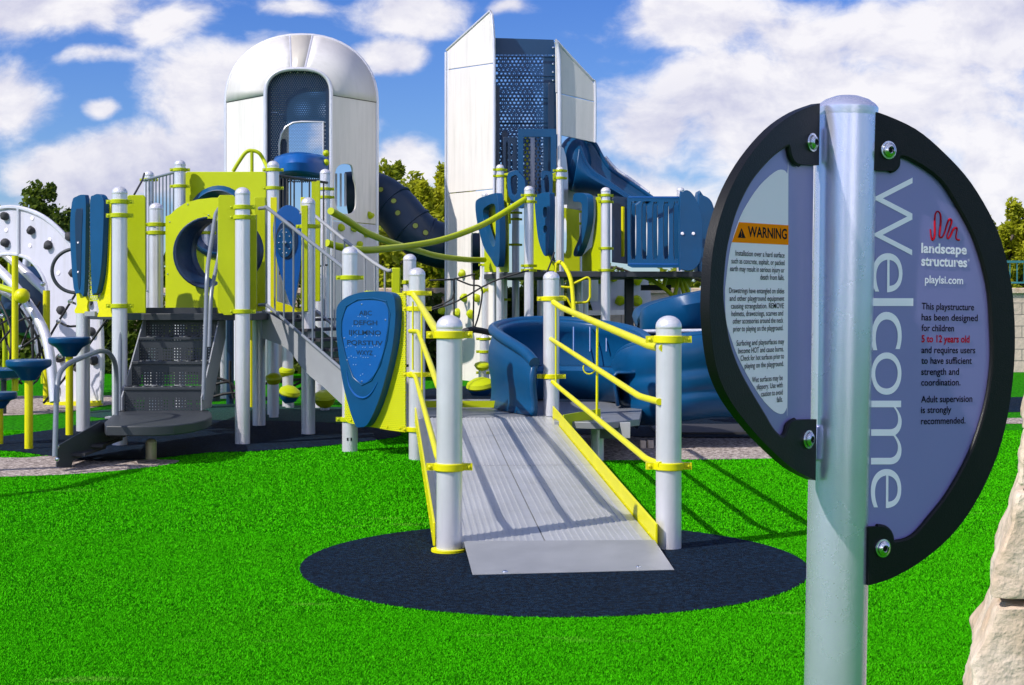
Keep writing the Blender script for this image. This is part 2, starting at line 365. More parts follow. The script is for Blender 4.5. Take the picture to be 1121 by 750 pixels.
# short pile of the turf: small upright blades in the part of the ground near the viewer
rng = np.random.default_rng(3); PX = []; 
for d0, d1, dens, hh, ww in ((4.2,5.6,60000,.0075,.0023),(5.6,7.5,32000,.008,.0031),(7.5,10.5,11000,.010,.0052),(10.5,13.5,6000,.010,.007)):
    wd = d1*.40; n = int((d1-d0)*wd*2*dens); x = rng.uniform(-wd, wd, n); y = rng.uniform(d0, d1, n)
    keep = np.ones(n, bool)
    for f_ in FOOT: keep &= ~inside(x, y, f_)
    x, y = x[keep], y[keep]; n = len(x); a = rng.uniform(0, np.pi, n); h = hh*rng.uniform(.5, 1.25, n); w2_ = ww*rng.uniform(.5, 1.1, n)
    lx, ly = rng.normal(0, .0045, n), rng.normal(0, .0045, n)
    v = np.empty((n, 3, 3)); v[:,0] = np.stack([x-np.cos(a)*w2_, y-np.sin(a)*w2_, 0*x+.0005], 1); v[:,1] = np.stack([x+np.cos(a)*w2_, y+np.sin(a)*w2_, 0*x+.0005], 1); v[:,2] = np.stack([x+lx, y+ly, h], 1)
    PX.append(v.reshape(-1, 3))
V_ = np.concatenate(PX); nt_ = len(V_)//3; me = bpy.data.meshes.new('turf_pile'); me.vertices.add(len(V_)); me.vertices.foreach_set('co', V_.ravel().astype(np.float32))
me.loops.add(len(V_)); me.loops.foreach_set('vertex_index', np.arange(len(V_), dtype=np.int32)); me.polygons.add(nt_); me.polygons.foreach_set('loop_start', np.arange(0, len(V_), 3, dtype=np.int32)); me.update(calc_edges=True)
at_ = me.attributes.new('tone', 'FLOAT', 'FACE'); at_.data.foreach_set('value', rng.random(nt_).astype(np.float32))
PILE = bpy.data.materials.new('turf pile'); PILE.use_nodes = True; k = NT(PILE.node_tree); bs = PILE.node_tree.nodes['Principled BSDF']
an = k.n('ShaderNodeAttribute', attribute_name='tone'); c_ = k.mix(k.m('MULTIPLY_ADD', an.outputs['Fac'], 1.3, -.1, True), (.025,.29,.0), (.075,.52,.004)); c_ = k.mix(k.m('GREATER_THAN', an.outputs['Fac'], .91), c_, (.002,.03,.0))
o_ = k.n('ShaderNodeTexCoord').outputs['Object']; mp = k.n('ShaderNodeMapping'); k.l(o_, mp.inputs[0]); mp.inputs['Rotation'].default_value = (0,0,.25); mp.inputs['Scale'].default_value = (.9, 3.2, 1)
sn = k.n('ShaderNodeTexNoise', i_Scale=1.1, i_Detail=5.0, i_Roughness=.6); k.l(mp.outputs[0], sn.inputs['Vector'])
c_ = k.mix(k.m('MULTIPLY_ADD', sn.outputs[0], 7.0, -4.45, True), c_, (.26,.50,.06))
bg_ = k.n('ShaderNodeTexNoise', i_Scale=1.3, i_Detail=5.0); k.l(o_, bg_.inputs['Vector']); c_ = k.mix(k.m('MULTIPLY_ADD', bg_.outputs[0], 1.4, -.5, True), c_, (.04,.43,.0))
k.l(c_, bs.inputs['Base Color']); bs.inputs['Roughness'].default_value = .9; bs.inputs['Specular IOR Level'].default_value = .03
me.materials.append(PILE); po = bpy.data.objects.new('turf_pile', me); C.objects.link(po); tag(po, 'short bright green pile of the turf in the near part of the playground', 'turf', kind='stuff')

# ================================================================ retaining wall, fence, shade foliage, trees
def brick_mat():
    m = bpy.data.materials.new('beige split block'); m.use_nodes = True; k = NT(m.node_tree); bs = m.node_tree.nodes['Principled BSDF']
    tc = k.n('ShaderNodeTexCoord').outputs['Object']; s = k.n('ShaderNodeSeparateXYZ'); k.l(tc, s.inputs[0]); c = k.n('ShaderNodeCombineXYZ'); k.l(s.outputs[0], c.inputs[0]); k.l(s.outputs[2], c.inputs[1])
    b = k.n('ShaderNodeTexBrick', i_Scale=1.0); k.l(c.outputs[0], b.inputs['Vector'])
    b.inputs['Brick Width'].default_value = .42; b.inputs['Row Height'].default_value = .2; b.inputs['Mortar Size'].default_value = .008
    b.inputs['Color1'].default_value = (.66,.52,.42,1); b.inputs['Color2'].default_value = (.54,.42,.34,1); b.inputs['Mortar'].default_value = (.13,.11,.1,1)
    n = k.n('ShaderNodeTexNoise', i_Scale=14.0, i_Detail=5.0); k.l(tc, n.inputs['Vector'])
    k.l(k.mix(k.m('MULTIPLY', n.outputs[0], .5), b.outputs['Color'], (.50,.42,.35)), bs.inputs['Base Color']); bs.inputs['Roughness'].default_value = .9
    bp = k.n('ShaderNodeBump', i_Strength=.6, i_Distance=.02); k.l(n.outputs[0], bp.inputs['Height']); k.l(bp.outputs[0], bs.inputs['Normal'])
    return m
BRICK = brick_mat()
STONE = mat('pale limestone', (.50,.35,.23), .9, 0, .30, 4, .9, 40, speck=(7, (.68,.56,.45), 2.2, .0))
TEALM = mat('teal rail paint', (.02,.16,.19), .4)
t = thing('retaining_wall', (0, 24.6, 0), 'long beige block retaining wall behind the playground', 'wall')
bm = B(); box(bm, (-9, 24.6, -.2), (24, 25.1, 1.36)); obj('wall_face', bm, BRICK, t, flat=True)
bm = B(); box(bm, (-9.03, 24.55, 1.362), (24.03, 25.15, 1.46)); obj('coping', bm, STONE, t, bevel=.012)
t = thing('fence', (0, 24.9, 1.46), 'low teal metal railing on top of the beige retaining wall', 'fence')
for i in range(9):
    x = 5.2+i*1.9; bm = B(); box(bm, (x-.03, 24.83, 1.461), (x+.03, 24.89, 1.93)); obj('post', bm, TEALM, t)
bm = B(); box(bm, (5, 24.84, 1.9), (21.2, 24.88, 1.94)); box(bm, (5, 24.84, 1.54), (21.2, 24.88, 1.57))
for i in range(130): box(bm, (5.1+i*.124, 24.852, 1.57), (5.115+i*.124, 24.868, 1.9))
obj('railing', bm, TEALM, t, flat=True)
def leafmat(name, a, b, y):
    m = bpy.data.materials.new(name); m.use_nodes = True; k = NT(m.node_tree); bs = m.node_tree.nodes['Principled BSDF']
    tc = k.n('ShaderNodeTexCoord').outputs['Object']; n = k.n('ShaderNodeTexNoise', i_Scale=1.4, i_Detail=3.0); k.l(tc, n.inputs['Vector'])
    n2 = k.n('ShaderNodeTexNoise', i_Scale=14.0, i_Detail=2.0); k.l(tc, n2.inputs['Vector'])
    c = k.mix(k.m('MULTIPLY_ADD', n.outputs[0], 3, -1, True), a, b); c = k.mix(k.m('MULTIPLY_ADD', n2.outputs[0], 4, -2.1, True), c, y)
    k.l(c, bs.inputs['Base Color']); bs.inputs['Roughness'].default_value = .6; bs.inputs['Specular IOR Level'].default_value = .25
    tr = k.n('ShaderNodeBsdfTranslucent'); k.l(c, tr.inputs[0]); ms = k.n('ShaderNodeMixShader', i_0=.48); k.l(bs.outputs[0], ms.inputs[1]); k.l(tr.outputs[0], ms.inputs[2])
    k.l(ms.outputs[0], m.node_tree.nodes['Material Output'].inputs[0]); return m
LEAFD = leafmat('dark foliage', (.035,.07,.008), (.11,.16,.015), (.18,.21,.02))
LEAFY = leafmat('yellow green foliage', (.20,.24,.008), (.46,.47,.014), (.56,.54,.04))
LEAFM = leafmat('mid foliage', (.12,.17,.008), (.32,.36,.014), (.44,.45,.03))
BARK = mat('bark', (.09,.065,.045), .9, 0, .3, 8, .6, 30)
def leaves(bm, c, rx, ry, rz, n, size, clumps):
    cs = []
    for i in range(clumps):
        while True:
            q = Vector((random.uniform(-1,1), random.uniform(-1,1), random.uniform(-1,1)))
            if .25 < q.length < 1: break
        cs.append((q, random.uniform(.12,.30)))
    for i in range(n):
        q, r = random.choice(cs); d = Vector((random.gauss(0,1), random.gauss(0,1), random.gauss(0,1))).normalized()*r*random.uniform(.5,1.1)
        p = q+d; p = Vector(c)+Vector((p.x*rx, p.y*ry, p.z*rz))
        a = Vector((random.gauss(0,1), random.gauss(0,1), random.gauss(0,1))).normalized(); b = a.orthogonal().normalized(); s = size*random.uniform(.5,1.3)
        v = [bm.verts.new(p+a*s), bm.verts.new(p+b*s*.55), bm.verts.new(p-a*s), bm.verts.new(p-b*s*.55)]; bm.faces.new(v)
def tree(x, y_top, D, w_px, m, label, n=5500, trunkbase=0, group='trees beyond the retaining wall', size=.11, squash=.42, bare=False):
    top = P(x, y_top, D); rx = w_px/2/F*D; H = top.z; rz = H*squash; c = Vector((top.x, D, H-rz*.95))
    t = thing('tree', (c.x, D, 0), label, 'tree', group)
    bm = B(); tr = [Vector((c.x, D, 0)), Vector((c.x+.1, D, c.z*.5)), Vector((c.x-.05, D, c.z)), Vector((c.x, D, H-rz*.4))]
    tr = crom(tr, 4); tube(bm, tr, [.17*(1-i/(len(tr)+2)) for i in range(len(tr))], 8)
    for i in range(9):
        s = tr[3+i % (len(tr)-4)]; a = i*2.4; e = c+Vector((rx*.75*math.cos(a), rx*.75*math.sin(a), rz*random.uniform(-.2,.75)))
        l = crom([s, (s+e)/2+Vector((0,0,.2)), e], 3); tube(bm, l, [.06*(1-j/(len(l)+1)) for j in range(len(l))], 5)
    if bare:
        for i in range(14):
            a = random.uniform(0, 6.3); s = c; e = c+Vector((rx*random.uniform(.2,.7)*math.cos(a), rx*.4*math.sin(a), rz*random.uniform(1.0,1.35))); tube(bm, [s, e], [.03, .006], 4)
    obj('trunk', bm, BARK, t)
    bm = B(); leaves(bm, c, rx, rx*.8, rz, n, size, 70); obj('crown', bm, m, t, flat=True)
tree(50, 212, 31, 100, LEAFD, 'dark green tree rising behind the climbing arch', 13000, size=.07)
tree(100, 232, 34, 90, LEAFM, 'yellowing tree behind the blue drums', 4000)
tree(440, 188, 33, 105, LEAFM, 'green tree just right of the arched tower, behind the blue tube', 24000, size=.08, squash=.36)
tree(482, 186, 31, 100, LEAFY, 'yellow green tree half hidden by the pointed tower', 22000, size=.08)
tree(400, 250, 29, 110, LEAFY, 'low bushy tree seen through the stair railing', 5000)
tree(1112, 232, 30, 90, LEAFY, 'yellow green tree above the teal railing', 15000, size=.075)
tree(1050, 250, 33, 120, LEAFM, 'green tree mostly behind the welcome board', 4500)
tree(1200, 236, 33, 130, LEAFM, 'green tree at the frame edge above the railing', 3500)
tree(-20, 238, 31, 90, LEAFM, 'green tree cut by the frame beside the climbing arch', 4000)
tree(640, 285, 30, 150, LEAFD, 'dark tree low behind the raised deck', 3500)
tree(800, 262, 32, 150, LEAFM, 'green tree behind the blue barrier and the board', 3500)
tree(200, 262, 31, 160, LEAFD, 'dark tree low behind the tunnel deck', 4500)
tree(310, 270, 31, 140, LEAFD, 'dark tree low behind the arched tower', 3500)
t = thing('shade_foliage', (-4.5, 24.5, 0), 'added dark foliage standing for the shaded wall behind the tunnel deck', 'shade_foliage')
bm = B()  # dark leaves put where the wall lies in shadow
for i in range(9000):
    p = Vector((random.uniform(-13,-1.2), random.uniform(24.0,24.5), random.uniform(0,1.35)))
    a = Vector((random.gauss(0,1), random.gauss(0,1), random.gauss(0,1))).normalized(); b = a.orthogonal().normalized(); s = random.uniform(.04,.11)
    bm.faces.new([bm.verts.new(p+a*s), bm.verts.new(p+b*s*.6), bm.verts.new(p-a*s), bm.verts.new(p-b*s*.6)])
obj('foliage', bm, LEAFD, t, flat=True)
t = thing('shade_foliage', (0, 24.2, 0), 'added dark foliage standing for the shade beneath the raised central deck', 'shade_foliage')
bm = B()  # dark leaves added to fill the shaded gaps below the deck
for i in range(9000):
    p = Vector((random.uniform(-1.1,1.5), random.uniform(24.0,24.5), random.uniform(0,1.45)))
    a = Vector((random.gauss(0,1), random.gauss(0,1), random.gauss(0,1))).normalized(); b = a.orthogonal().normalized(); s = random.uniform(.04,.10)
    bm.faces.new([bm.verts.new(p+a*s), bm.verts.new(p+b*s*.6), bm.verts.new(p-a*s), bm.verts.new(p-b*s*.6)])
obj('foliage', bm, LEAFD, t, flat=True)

# ================================================================ rough stone pillar beside the viewer
from mathutils import noise
t = thing('stone_pillar', (1.15, 3.0, 0), 'rough pale limestone pillar of stacked blocks beside the welcome sign', 'stone pillar')
def rock(zt, zb, left, right, y0, y1, seed):
    bm = B(); bmesh.ops.create_cube(bm, size=2.0); bmesh.ops.subdivide_edges(bm, edges=bm.edges, cuts=34, use_grid_fill=True)
    bm.normal_update()
    for v in bm.verts:
        n = v.normal.copy(); s = v.co.copy(); tz = (s.z+1)/2
        X = left(zb+(zt-zb)*tz)+.006
        e = (abs(s.x)**26+abs(s.y)**26+abs(s.z)**26)**(1/26); s = s/e*1.0 if e > 1 else s
        Yp = y0+(y1-y0)*(s.y+1)/2; X *= (Yp/y0)**1.05; p = Vector((X+(right-X)*(s.x+1)/2, y0+(y1-y0)*(s.y+1)/2, zb+(zt-zb)*(s.z+1)/2))
        q = p*5+Vector((seed*7, 0, 0))
        d = noise.fractal(q, .8, 2.1, 5)*.010+abs(noise.noise(p*16+Vector((seed,0,0))))*.007-.008
        v.co = p+n*d
    return bm
DS = 2.9
def xl(pairs):
    pr = [(P(0, y, DS).z, P(x, 0, DS).x) for x, y in pairs]
    def f(z):
        pr2 = sorted(pr)
        if z <= pr2[0][0]: return pr2[0][1]
        for (a, xa), (b, xb) in zip(pr2, pr2[1:]):
            if z <= b: return xa+(xb-xa)*(z-a)/(b-a)
        return pr2[-1][1]
    return f
zz = lambda y: P(0, y, DS).z
Lf = xl([(1125,418),(1116,474),(1122,476),(1115,505),(1113,535),(1121,538),(1112,540),(1102,582),(1086,626),(1083,662),(1089,666),(1072,710),(1060,734),(1063,760),(1050,800)])
for i, (a, b) in enumerate(((420,474),(475,537),(539,664),(667,800),(802,950))):
    if i == 4: obj('block', rock(zz(a), 0, lambda z: P(1040, 0, DS).x, 2.1, 2.86, 3.5, i), STONE, t)
    else: obj('block', rock(zz(a), zz(b), Lf, 2.1, 2.93, 3.4, i), STONE, t)

# ================================================================ welcome sign
GALV = mat('galvanised steel', (.66,.63,.86), .27, .72, .10, 7, .06, 500, speck=(900, (.70,.76,.84), 2.0, .1))
RIM = mat('black moulded rim', (.004,.004,.005), .42, 0, .1, 6, .10, 420, spec=.25)
LAV = mat('lavender sign face', (.22,.20,.45), .30, 0, .04, 2, coat=.3)
LAB = mat('white label', (.90,.80,.90), .5, 0, .02, spec=.15); ORG = mat('orange label band', (1.0,.25,.0), .6, 0, .02, spec=.03)
INK = mat('black print', (.006,.006,.007), .6, 0, 0, spec=.1); WPRT = mat('white print', (.95,.87,.95), .45, 0, 0, spec=.2); RED = mat('red print', (.42,.004,.015), .5, 0, 0, spec=.1)
DSG = 2.4
sb = P(913, 800, DSG); st_ = P(927, 118, DSG); ax = (st_-sb).normalized(); foot = sb-ax*(sb.z/ax.z)
sign = thing('welcome_sign', (foot.x, foot.y, 0), 'round welcome sign split in two boards on a galvanised post', 'sign')
rp = 33.2/F*DSG
Lp = (st_-foot).length
bm = B(); lathe(bm, foot, [(rp,0),(rp,Lp-.004)], 48, ax, False); obj('post', bm, GALV, sign)
bm = B(); lathe(bm, foot+ax*(Lp-.003), [(rp*1.0,-.012),(rp*1.02,0),(rp*1.02,.002),(rp*.93,.008),(rp*.72,.016),(rp*.4,.022),(0,.024)], 48, ax, False); obj('cap', bm, GALV, sign)
def vrot(D0, x0, ang):                                   # plane through the sight line x0 at depth D0, turned by ang from square-on
    p = Plane(x0, D0, x0+50, D0); a = P(x0, HZ, D0); p.o = Vector((a.x, a.y, 0)); p.u = Vector((math.cos(ang), math.sin(ang), 0)); p.n = Vector((math.sin(ang), -math.cos(ang), 0)); return p
PR = vrot(DSG-.035, 953, math.radians(24)); PL = vrot(DSG-.045, 893, math.radians(48))
def board(pl, outer, inner, th, sm):
    o = px(pl, outer[0], sm, False)+px(pl, outer[1]); i = px(pl, inner, 0)
    # the rim is the band between the outer curve and the inner curve, closed along the post
    bm = B(); extr(bm, pl, o, [], -.010, -.010-.006); f = obj('board', bm, LAV, sign, bevel=.001)
    return o
outR = [(955,125),(962.7,123.5),(1002,141),(1034,167.6),(1063,200),(1088,243),(1101,281),(1109,325),(1111,385),(1105,445),(1092,498),(1068,550),(1040,588),(1005,617),(975,633.5),(951,641)]
inR = [(951,577),(961.5,576.5),(970,578),(975,582),(977.7,588),(980,594),(1000,588),(1020,566),(1040,540),(1064,496),(1080,448),(1087.5,400),(1087,355),(1083,311),(1070,264.7),(1052,228.7),(1030.7,196),(1002,175.5),(986.5,170),(984.5,180),(981,185),(976,187),(956,186.5)]
outL = [(897.7,113),(873,122.5),(846.7,141),(820,172),(800,206.7),(787,243),(780,277),(777.3,315),(777.3,350),(782,392),(790,420),(805,447),(833,481),(866.5,512),(893,526)]
inL = [(894,459),(872,460),(864.7,465),(862,474),(858,479),(853,477),(846,469),(836.7,453),(822,428.5),(809.4,404.5),(800,379),(795,353),(792,327),(792.7,300),(796.7,267),(806.7,230),(823,197),(843,173),(858,161),(864.5,158.7),(866.7,169),(870.7,176.7),(877,180),(896.7,181)]
for pl, out, inn, th in ((PR, outR, inR, .018), (PL, outL, inL, .017)):
    o = px(pl, out, 4, False); i = px(pl, inn, 3, False)
    bm = B(); extr(bm, pl, o+i, [], 0, -th); obj('rim', bm, RIM, sign, bevel=.0025, seg=3)
    bm = B(); tube(bm, [pl.w(q, -.0045) for q in px(pl, inn[1:-1], 4, False)], .0042, 8); obj('rim_lip', bm, RIM, sign)
    bm = B(); cu = sum(a for a, b in o)/len(o); cv = sum(b for a, b in o)/len(o)
    extr(bm, pl, [(cu+(a-cu)*.985, cv+(b-cv)*.985) for a, b in o], [], -.009, -.013); obj('board', bm, LAV, sign)
WPL = PR; FR = -.0085
lab = [(868,197),(867,190),(862,185.5),(853,188),(836.7,203),(823,223),(813,243),(805,270),(800.7,300),(799,320),(800,350),(804.6,367.6),(812.6,390),(824,412.5),(838,435),(849.5,448),(857.5,453),(863,452.6),(866.3,446),(867,435)]
bm = B(); extr(bm, PL, px(PL, lab, 3), [], -.0084, -.0088); wl = obj('warning_label', bm, LAB, sign)
bm = B(); extr(bm, PL, px(PL, [(868,246.5),(868,268),(806.2,265),(814,243)]), [], -.0080, -.0083); obj('orange_band', bm, ORG, wl)
R = 'R'; th = .006
L = [('WARNING', 823.5,866,261.5,11.6,R,.022)]
def ln(s, x0, x1, y): L.append((s, x0, x1, y, 6.2, R, .004))
for q in (('Installation over a hard surface',810,863.5,282),('such as concrete, asphalt, or packed',805.5,863.5,290.3),('earth may result in serious injury or',804,863.3,298.4),('death from falls.',837,863.3,306.6),
          ('Drawstrings have entangled on slides',803,863.2,321.3),('and other playground equipment',803.5,863.2,329.4),('causing strangulation. REMOVE',805,862.8,337.5),('helmets, drawstrings, scarves and',805.5,862,345.5),('other accessories around the neck',807,862,353.3),('prior to playing on the playground.',807.5,862,361.5),
          ('Surfacing and playsurfaces may',811,863,376.5),('become HOT and cause burns.',813,862.5,384.7),('Check for hot surfaces prior to',815.5,862.8,392.6),('playing on the playground.',820,862.5,400.8),
          ('Wet surfaces may be',828,861.5,416.3),('slippery. Use with',833,861.5,424.2),('caution to avoid',838,861.5,432.2),('falls.',855,861.5,440)): ln(*q)
for a_, b_ in ((0,1),(1,5),(5,11),(11,15),(15,19)): obj('lettering', text_bm(L[a_:b_], PL, -.0077), INK, wl, flat=True)
bm = B(); extr(bm, PL, px(PL, [(812.3,260),(816.5,249.5),(820.8,260.5)]), [px(PL, [(816.2,252.5),(817,252.5),(816.8,257),(816.3,257)]), px(PL, [(816.2,258),(817,258),(817,259),(816.2,259)])], -.0076, -.0079); obj('symbol', bm, INK, wl)
ro = math.radians(1.0)
# Welcome, reading downwards: each letter fitted to its place
def rot_text(s, spans, x0, roll):
    bm = B()
    for ch, ya, yb, xt in spans:
        cu = bpy.data.curves.new('t', 'FONT'); cu.body = ch; cu.size = 1; cu.offset = -.012; cu.resolution_u = 10
        o = bpy.data.objects.new('t', cu); C.objects.link(o); bpy.context.view_layer.update()
        me = bpy.data.meshes.new_from_object(o.evaluated_get(bpy.context.evaluated_depsgraph_get())); bpy.data.objects.remove(o)
        xs = [v.co.x for v in me.vertices]; ys = [v.co.y for v in me.vertices]; lx, hx, ly, hy = min(xs), max(xs), min(ys), max(ys)
        for v in me.vertices:
            a = (v.co.x-lx)/(hx-lx); b = (v.co.y-ly)/(hy-ly)
            y = ya+(yb-ya)*a; x = x0-(y-194)*.0055+(xt-x0)*b
            v.co = PR.pt(x, y, -.0081)
        bm.from_mesh(me); bpy.data.meshes.remove(me)
    return bm
sp = [('W',194,279.5,1002.5),('e',277,320,992),('l',326.5,335,1004),('c',341.5,384,991.5),('o',386,432.5,991.5),('m',439,509,992),('e',514,557,992)]
obj('lettering', rot_text('Welcome', sp, 958.6, 0), WPRT, sign, flat=True)
T = 'L'
W_ = [('landscape',1012,1062,276.2,10.8,T,.03),('structures',1012,1062.3,290.4,10.8,T,.03),('playlsi.com',1016,1058,309.7,8.6,T,.02),('®',1063,1065,286,2.6,T,.0)]
obj('lettering', text_bm(W_[:2]+W_[3:], PR, -.0081, roll=ro), WPRT, sign, flat=True); obj('lettering', text_bm(W_[2:3], PR, -.0081, roll=ro), WPRT, sign, flat=True)
K_ = [(s, 1012.5-(y-338)*.006, x1, y, 7.6, T, .012) for s, x1, y in (('This playstructure',1070,338.7),('has been designed',1074,350.7),('for children',1048,362.5),('and requires users',1071.3,386.7),('to have sufficient',1067.5,398.5),('strength and',1053.5,410.7),('coordination.',1055,422.5),('Adult supervision',1068,441),('is strongly',1045,452.7),('recommended.',1060.5,465))]
for a_, b_ in ((0,3),(3,7),(7,10)): obj('lettering', text_bm(K_[a_:b_], PR, -.0081, roll=ro), INK, sign, flat=True)
obj('lettering', text_bm([('5 to 12 years old',1012.4,1065,374.7,8.0,T,.025)], PR, -.0081, roll=ro), RED, sign, flat=True)
sq = [(170,160),(175,210),(185,235),(200,200),(200,100),(205,55),(220,38),(238,60),(240,120),(232,190),(235,215),(250,215),(265,190),(290,110),(305,92),(315,110),(300,160),(285,205),(290,225),(305,210),(325,165),(345,150),(352,165),(345,210),(350,230),(368,235)]
bm = B(); pp = crom([PR.pt(995+a/6.25, 225+b/6.25, -.0084) for a, b in sq], 5)
tube(bm, pp, [.0013+.0007*math.sin(i*.11)**2 for i in range(len(pp))], 6)
obj('emblem', bm, RED, sign)
def bolt(pl, x, y, parent=sign, r=10.2):
    r = r/F*DSG; c = pl.pt(x, y, 0); bm = B(); lathe(bm, c, [(r,0),(r,.002),(r*.97,.003),(r*.8,.0033),(r*.76,.0062),(r*.55,.0085),(r*.38,.0092),(r*.36,.0068),(0,.0066)], 28, pl.n); b = obj('bolt', bm, CHROME, parent)
    bm = B(); lathe(bm, c, [(r*.33,.0067),(r*.33,.0074),(r*.1,.0074),(r*.1,.0086),(0,.0086)], 6, pl.n); obj('socket', bm, INK, b)
bolt(PL, 888.7, 156); bolt(PL, 884.3, 481); bolt(PR, 972, 164.5); bolt(PR, 966, 600)
for y in (153, 481):                                     # welded lugs on the post
    a = PL.pt(898, y-15, -.012); b = PL.pt(897, y+24, -.012); bm = B(); slab(bm, a, b, .012, .004, Vector((1,0,0))); obj('bracket', bm, GALV, sign, bevel=.003)
for y in (155, 605):
    a = P(951, y-26, DSG-.02); b = P(950, y+26, DSG-.02); bm = B(); slab(bm, a, b, .010, .005, Vector((1,0,0))); obj('bracket', bm, GALV, sign, bevel=.003)
# ================================================================ posts with domes and clamps
PR_ = .0635
def post(parent, x, ytop, D, clamps=(), m=WHITE, clampm=LIME, r=PR_, ears=(1, 1), zbot=0.0, ear_rz=0):
    top = P(x, ytop, D); X, Y, Z = top
    bm = B(); lathe(bm, (X, Y, 0), [(r, zbot), (r, Z-r*1.05)], 28); p = obj('post', bm, m, parent)
    bm = B(); prof = [(r*1.0, Z-r*1.05), (r*1.03, Z-r*1.0), (r*1.03, Z-r*.86)]+[(r*1.03*math.cos(a*math.pi/18), Z-r*.86+r*.86*math.sin(a*math.pi/18)) for a in range(1, 10)]
    lathe(bm, (X, Y, 0), prof, 28); obj('cap', bm, m, p)
    for y in clamps: clamp(p, X, Y, P(x, y, D).z, r, clampm, ears, ear_rz)
    return p, Vector((X, Y, Z))
def clamp(p, X, Y, z, r=PR_, m=LIME, ears=(1, 1), rz=0, h=.019):
    bm = B(); R = r+.008
    lathe(bm, (X, Y, 0), [(R, z-h), (R+.004, z-h+.004), (R+.004, z+h-.004), (R, z+h)], 28)
    c, s = math.cos(rz), math.sin(rz)
    for k, on in ((-1, ears[0]), (1, ears[1])):
        if on:
            cx, cy_ = X+k*(R+.018)*c, Y+k*(R+.018)*s
            obox(bm, (cx, cy_, z), .024, .012, h*.9, rz)
            lathe(bm, Vector((cx+k*.006*c, cy_+k*.006*s, z))+Vector((s, -c, 0))*.012, [(.009,0),(.009,.004),(.004,.007)], 10, Vector((s, -c, 0)))
    return obj('clamp', bm, m, p)
# ================================================================ access ramp
P1 = P(492, 604, 6.97); P2 = P(732, 600, 7.07); P3 = P(456.5, 503, 11.04); P4 = P(603.5, 480, 11.25)
ramp = thing('access_ramp', (.15, 6.8, 0), 'ribbed aluminium ramp with yellow handrails and kerbs rising from the round pad', 'ramp')
p1, t1 = post(ramp, 492, 345, 6.97, (366.5, 511), clampm=YEL)
p2, t2 = post(ramp, 732, 345.5, 7.07, (371.5, 510), clampm=YEL)
p3, t3 = post(ramp, 456.5, 293, 11.04, (321, 338, 410, 470), clampm=YEL)
p4, t4 = post(ramp, 603.5, 297, 11.25, (327, 412), clampm=YEL)
bm = B(); lathe(bm, (t1.x-.005, t1.y, 0), [(.085,0),(.085,.016),(.066,.018)], 26); obj('base_ring', bm, YEL, ramp)
dz = .325
Bq = G(716, 592.5, .05); A = Vector((-.372, Bq.y-.02, .05)); Cq = P(604, 456, 11.1); Cq.z = dz; Dq = P(457, 456, 11.0); Dq.z = dz
def quad_deck(a, b, c, d, n, name, parent, thick=.03, groove=.007):
    # deck planks running from a-b (foot) to d-c (head), with fine ribs
    bm = B()
    for i in range(n):
        s0 = i/n; s1 = (i+1)/n; e = .0028
        pts = [a.lerp(b, s0+e), a.lerp(b, s1-e), d.lerp(c, s1-e), d.lerp(c, s0+e)]
        hexa(bm, [p-Vector((0,0,thick)) for p in pts]+pts)
        for j in range(16):
            if j in (0, 15): continue
            q0 = s0+(s1-s0)*(j+.3)/16; q1 = s0+(s1-s0)*(j+.62)/16
            r = [a.lerp(b, q0), a.lerp(b, q1), d.lerp(c, q1), d.lerp(c, q0)]
            hexa(bm, r+[p+Vector((0,0,.0038)) for p in r])
    return obj(name, bm, ALU, parent, flat=True)
mA, mB = A.lerp(Dq, .5), Bq.lerp(Cq, .5)
e = (Dq-A).normalized()*.007
quad_deck(A, Bq, mB-e, mA-e, 2, 'deck_section', ramp); quad_deck(mA+e, mB+e, Cq, Dq, 2, 'deck_section', ramp)
T0, T1 = G(517.5, 629, .006), G(738, 623.5, .006)
bm = B(); q = [T0, T1, Bq+Vector((0,0,.004)), A+Vector((0,0,.004))]; q[2] = Bq+Vector((.0,-.01,.008)); q[3] = P(508, 597, 7.0); q[3].z = .056; q[3].y = A.y-.01
hexa(bm, [p-Vector((0,0,.005)) for p in q]+q); tp = obj('toe_plate', bm, mat('worn aluminium plate', (.34,.345,.35), .42, .35, .16, 5, .03, 120), ramp)
for x, y in ((553, 626), (699, 621)):
    c = G(x, y, .008); bm = B(); lathe(bm, c, [(.014,0),(.012,.005),(.004,.008)], 14); obj('screw', bm, CHROME, tp)
bm = B(); slab(bm, A+Vector((.02,.02,-.03)), Bq+Vector((-.02,.02,-.03)), .01, .012); obj('edge_beam', bm, DARK, ramp)
# kerbs
def kerb(a, b, h=.085):
    bm = B(); s = (b-a).cross(Vector((0,0,1))).normalized()*.006
    hexa(bm, [a-s-Vector((0,0,.03)), a+s-Vector((0,0,.03)), b+s-Vector((0,0,.03)), b-s-Vector((0,0,.03)), a-s+Vector((0,0,h)), a+s+Vector((0,0,h)), b+s+Vector((0,0,h)), b-s+Vector((0,0,h))])
    k_ = obj('kerb', bm, YEL, ramp, bevel=.002)
    for i in range(12):
        p = a.lerp(b, (i+.5)/12)+Vector((0,0,.0)); bm = B(); lathe(bm, p-s.normalized()*.006*(1 if s.x > 0 else -1), [(.007,0),(.006,.004)], 8, -s.normalized()*(1 if s.x > 0 else -1)); obj('bolt', bm, YEL, k_)
kerb(Bq+Vector((.012,.0,0)), Cq+Vector((.012,0,0))); kerb(A+Vector((-.012,.06,0)), Dq+Vector((-.012,-.05,0)))
def rail(pts, r, name='handrail', m=YEL, parent=ramp, f=.08, n=12):
    bm = B(); tube(bm, fillet(pts, f) if f else pts, r, n); return obj(name, bm, m, parent)
d = PR_+.02
def side(pa, pb, ys_a, ys_b, Da, Db, xa, xb):
    for i, (ya, yb) in enumerate(zip(ys_a, ys_b)): pass
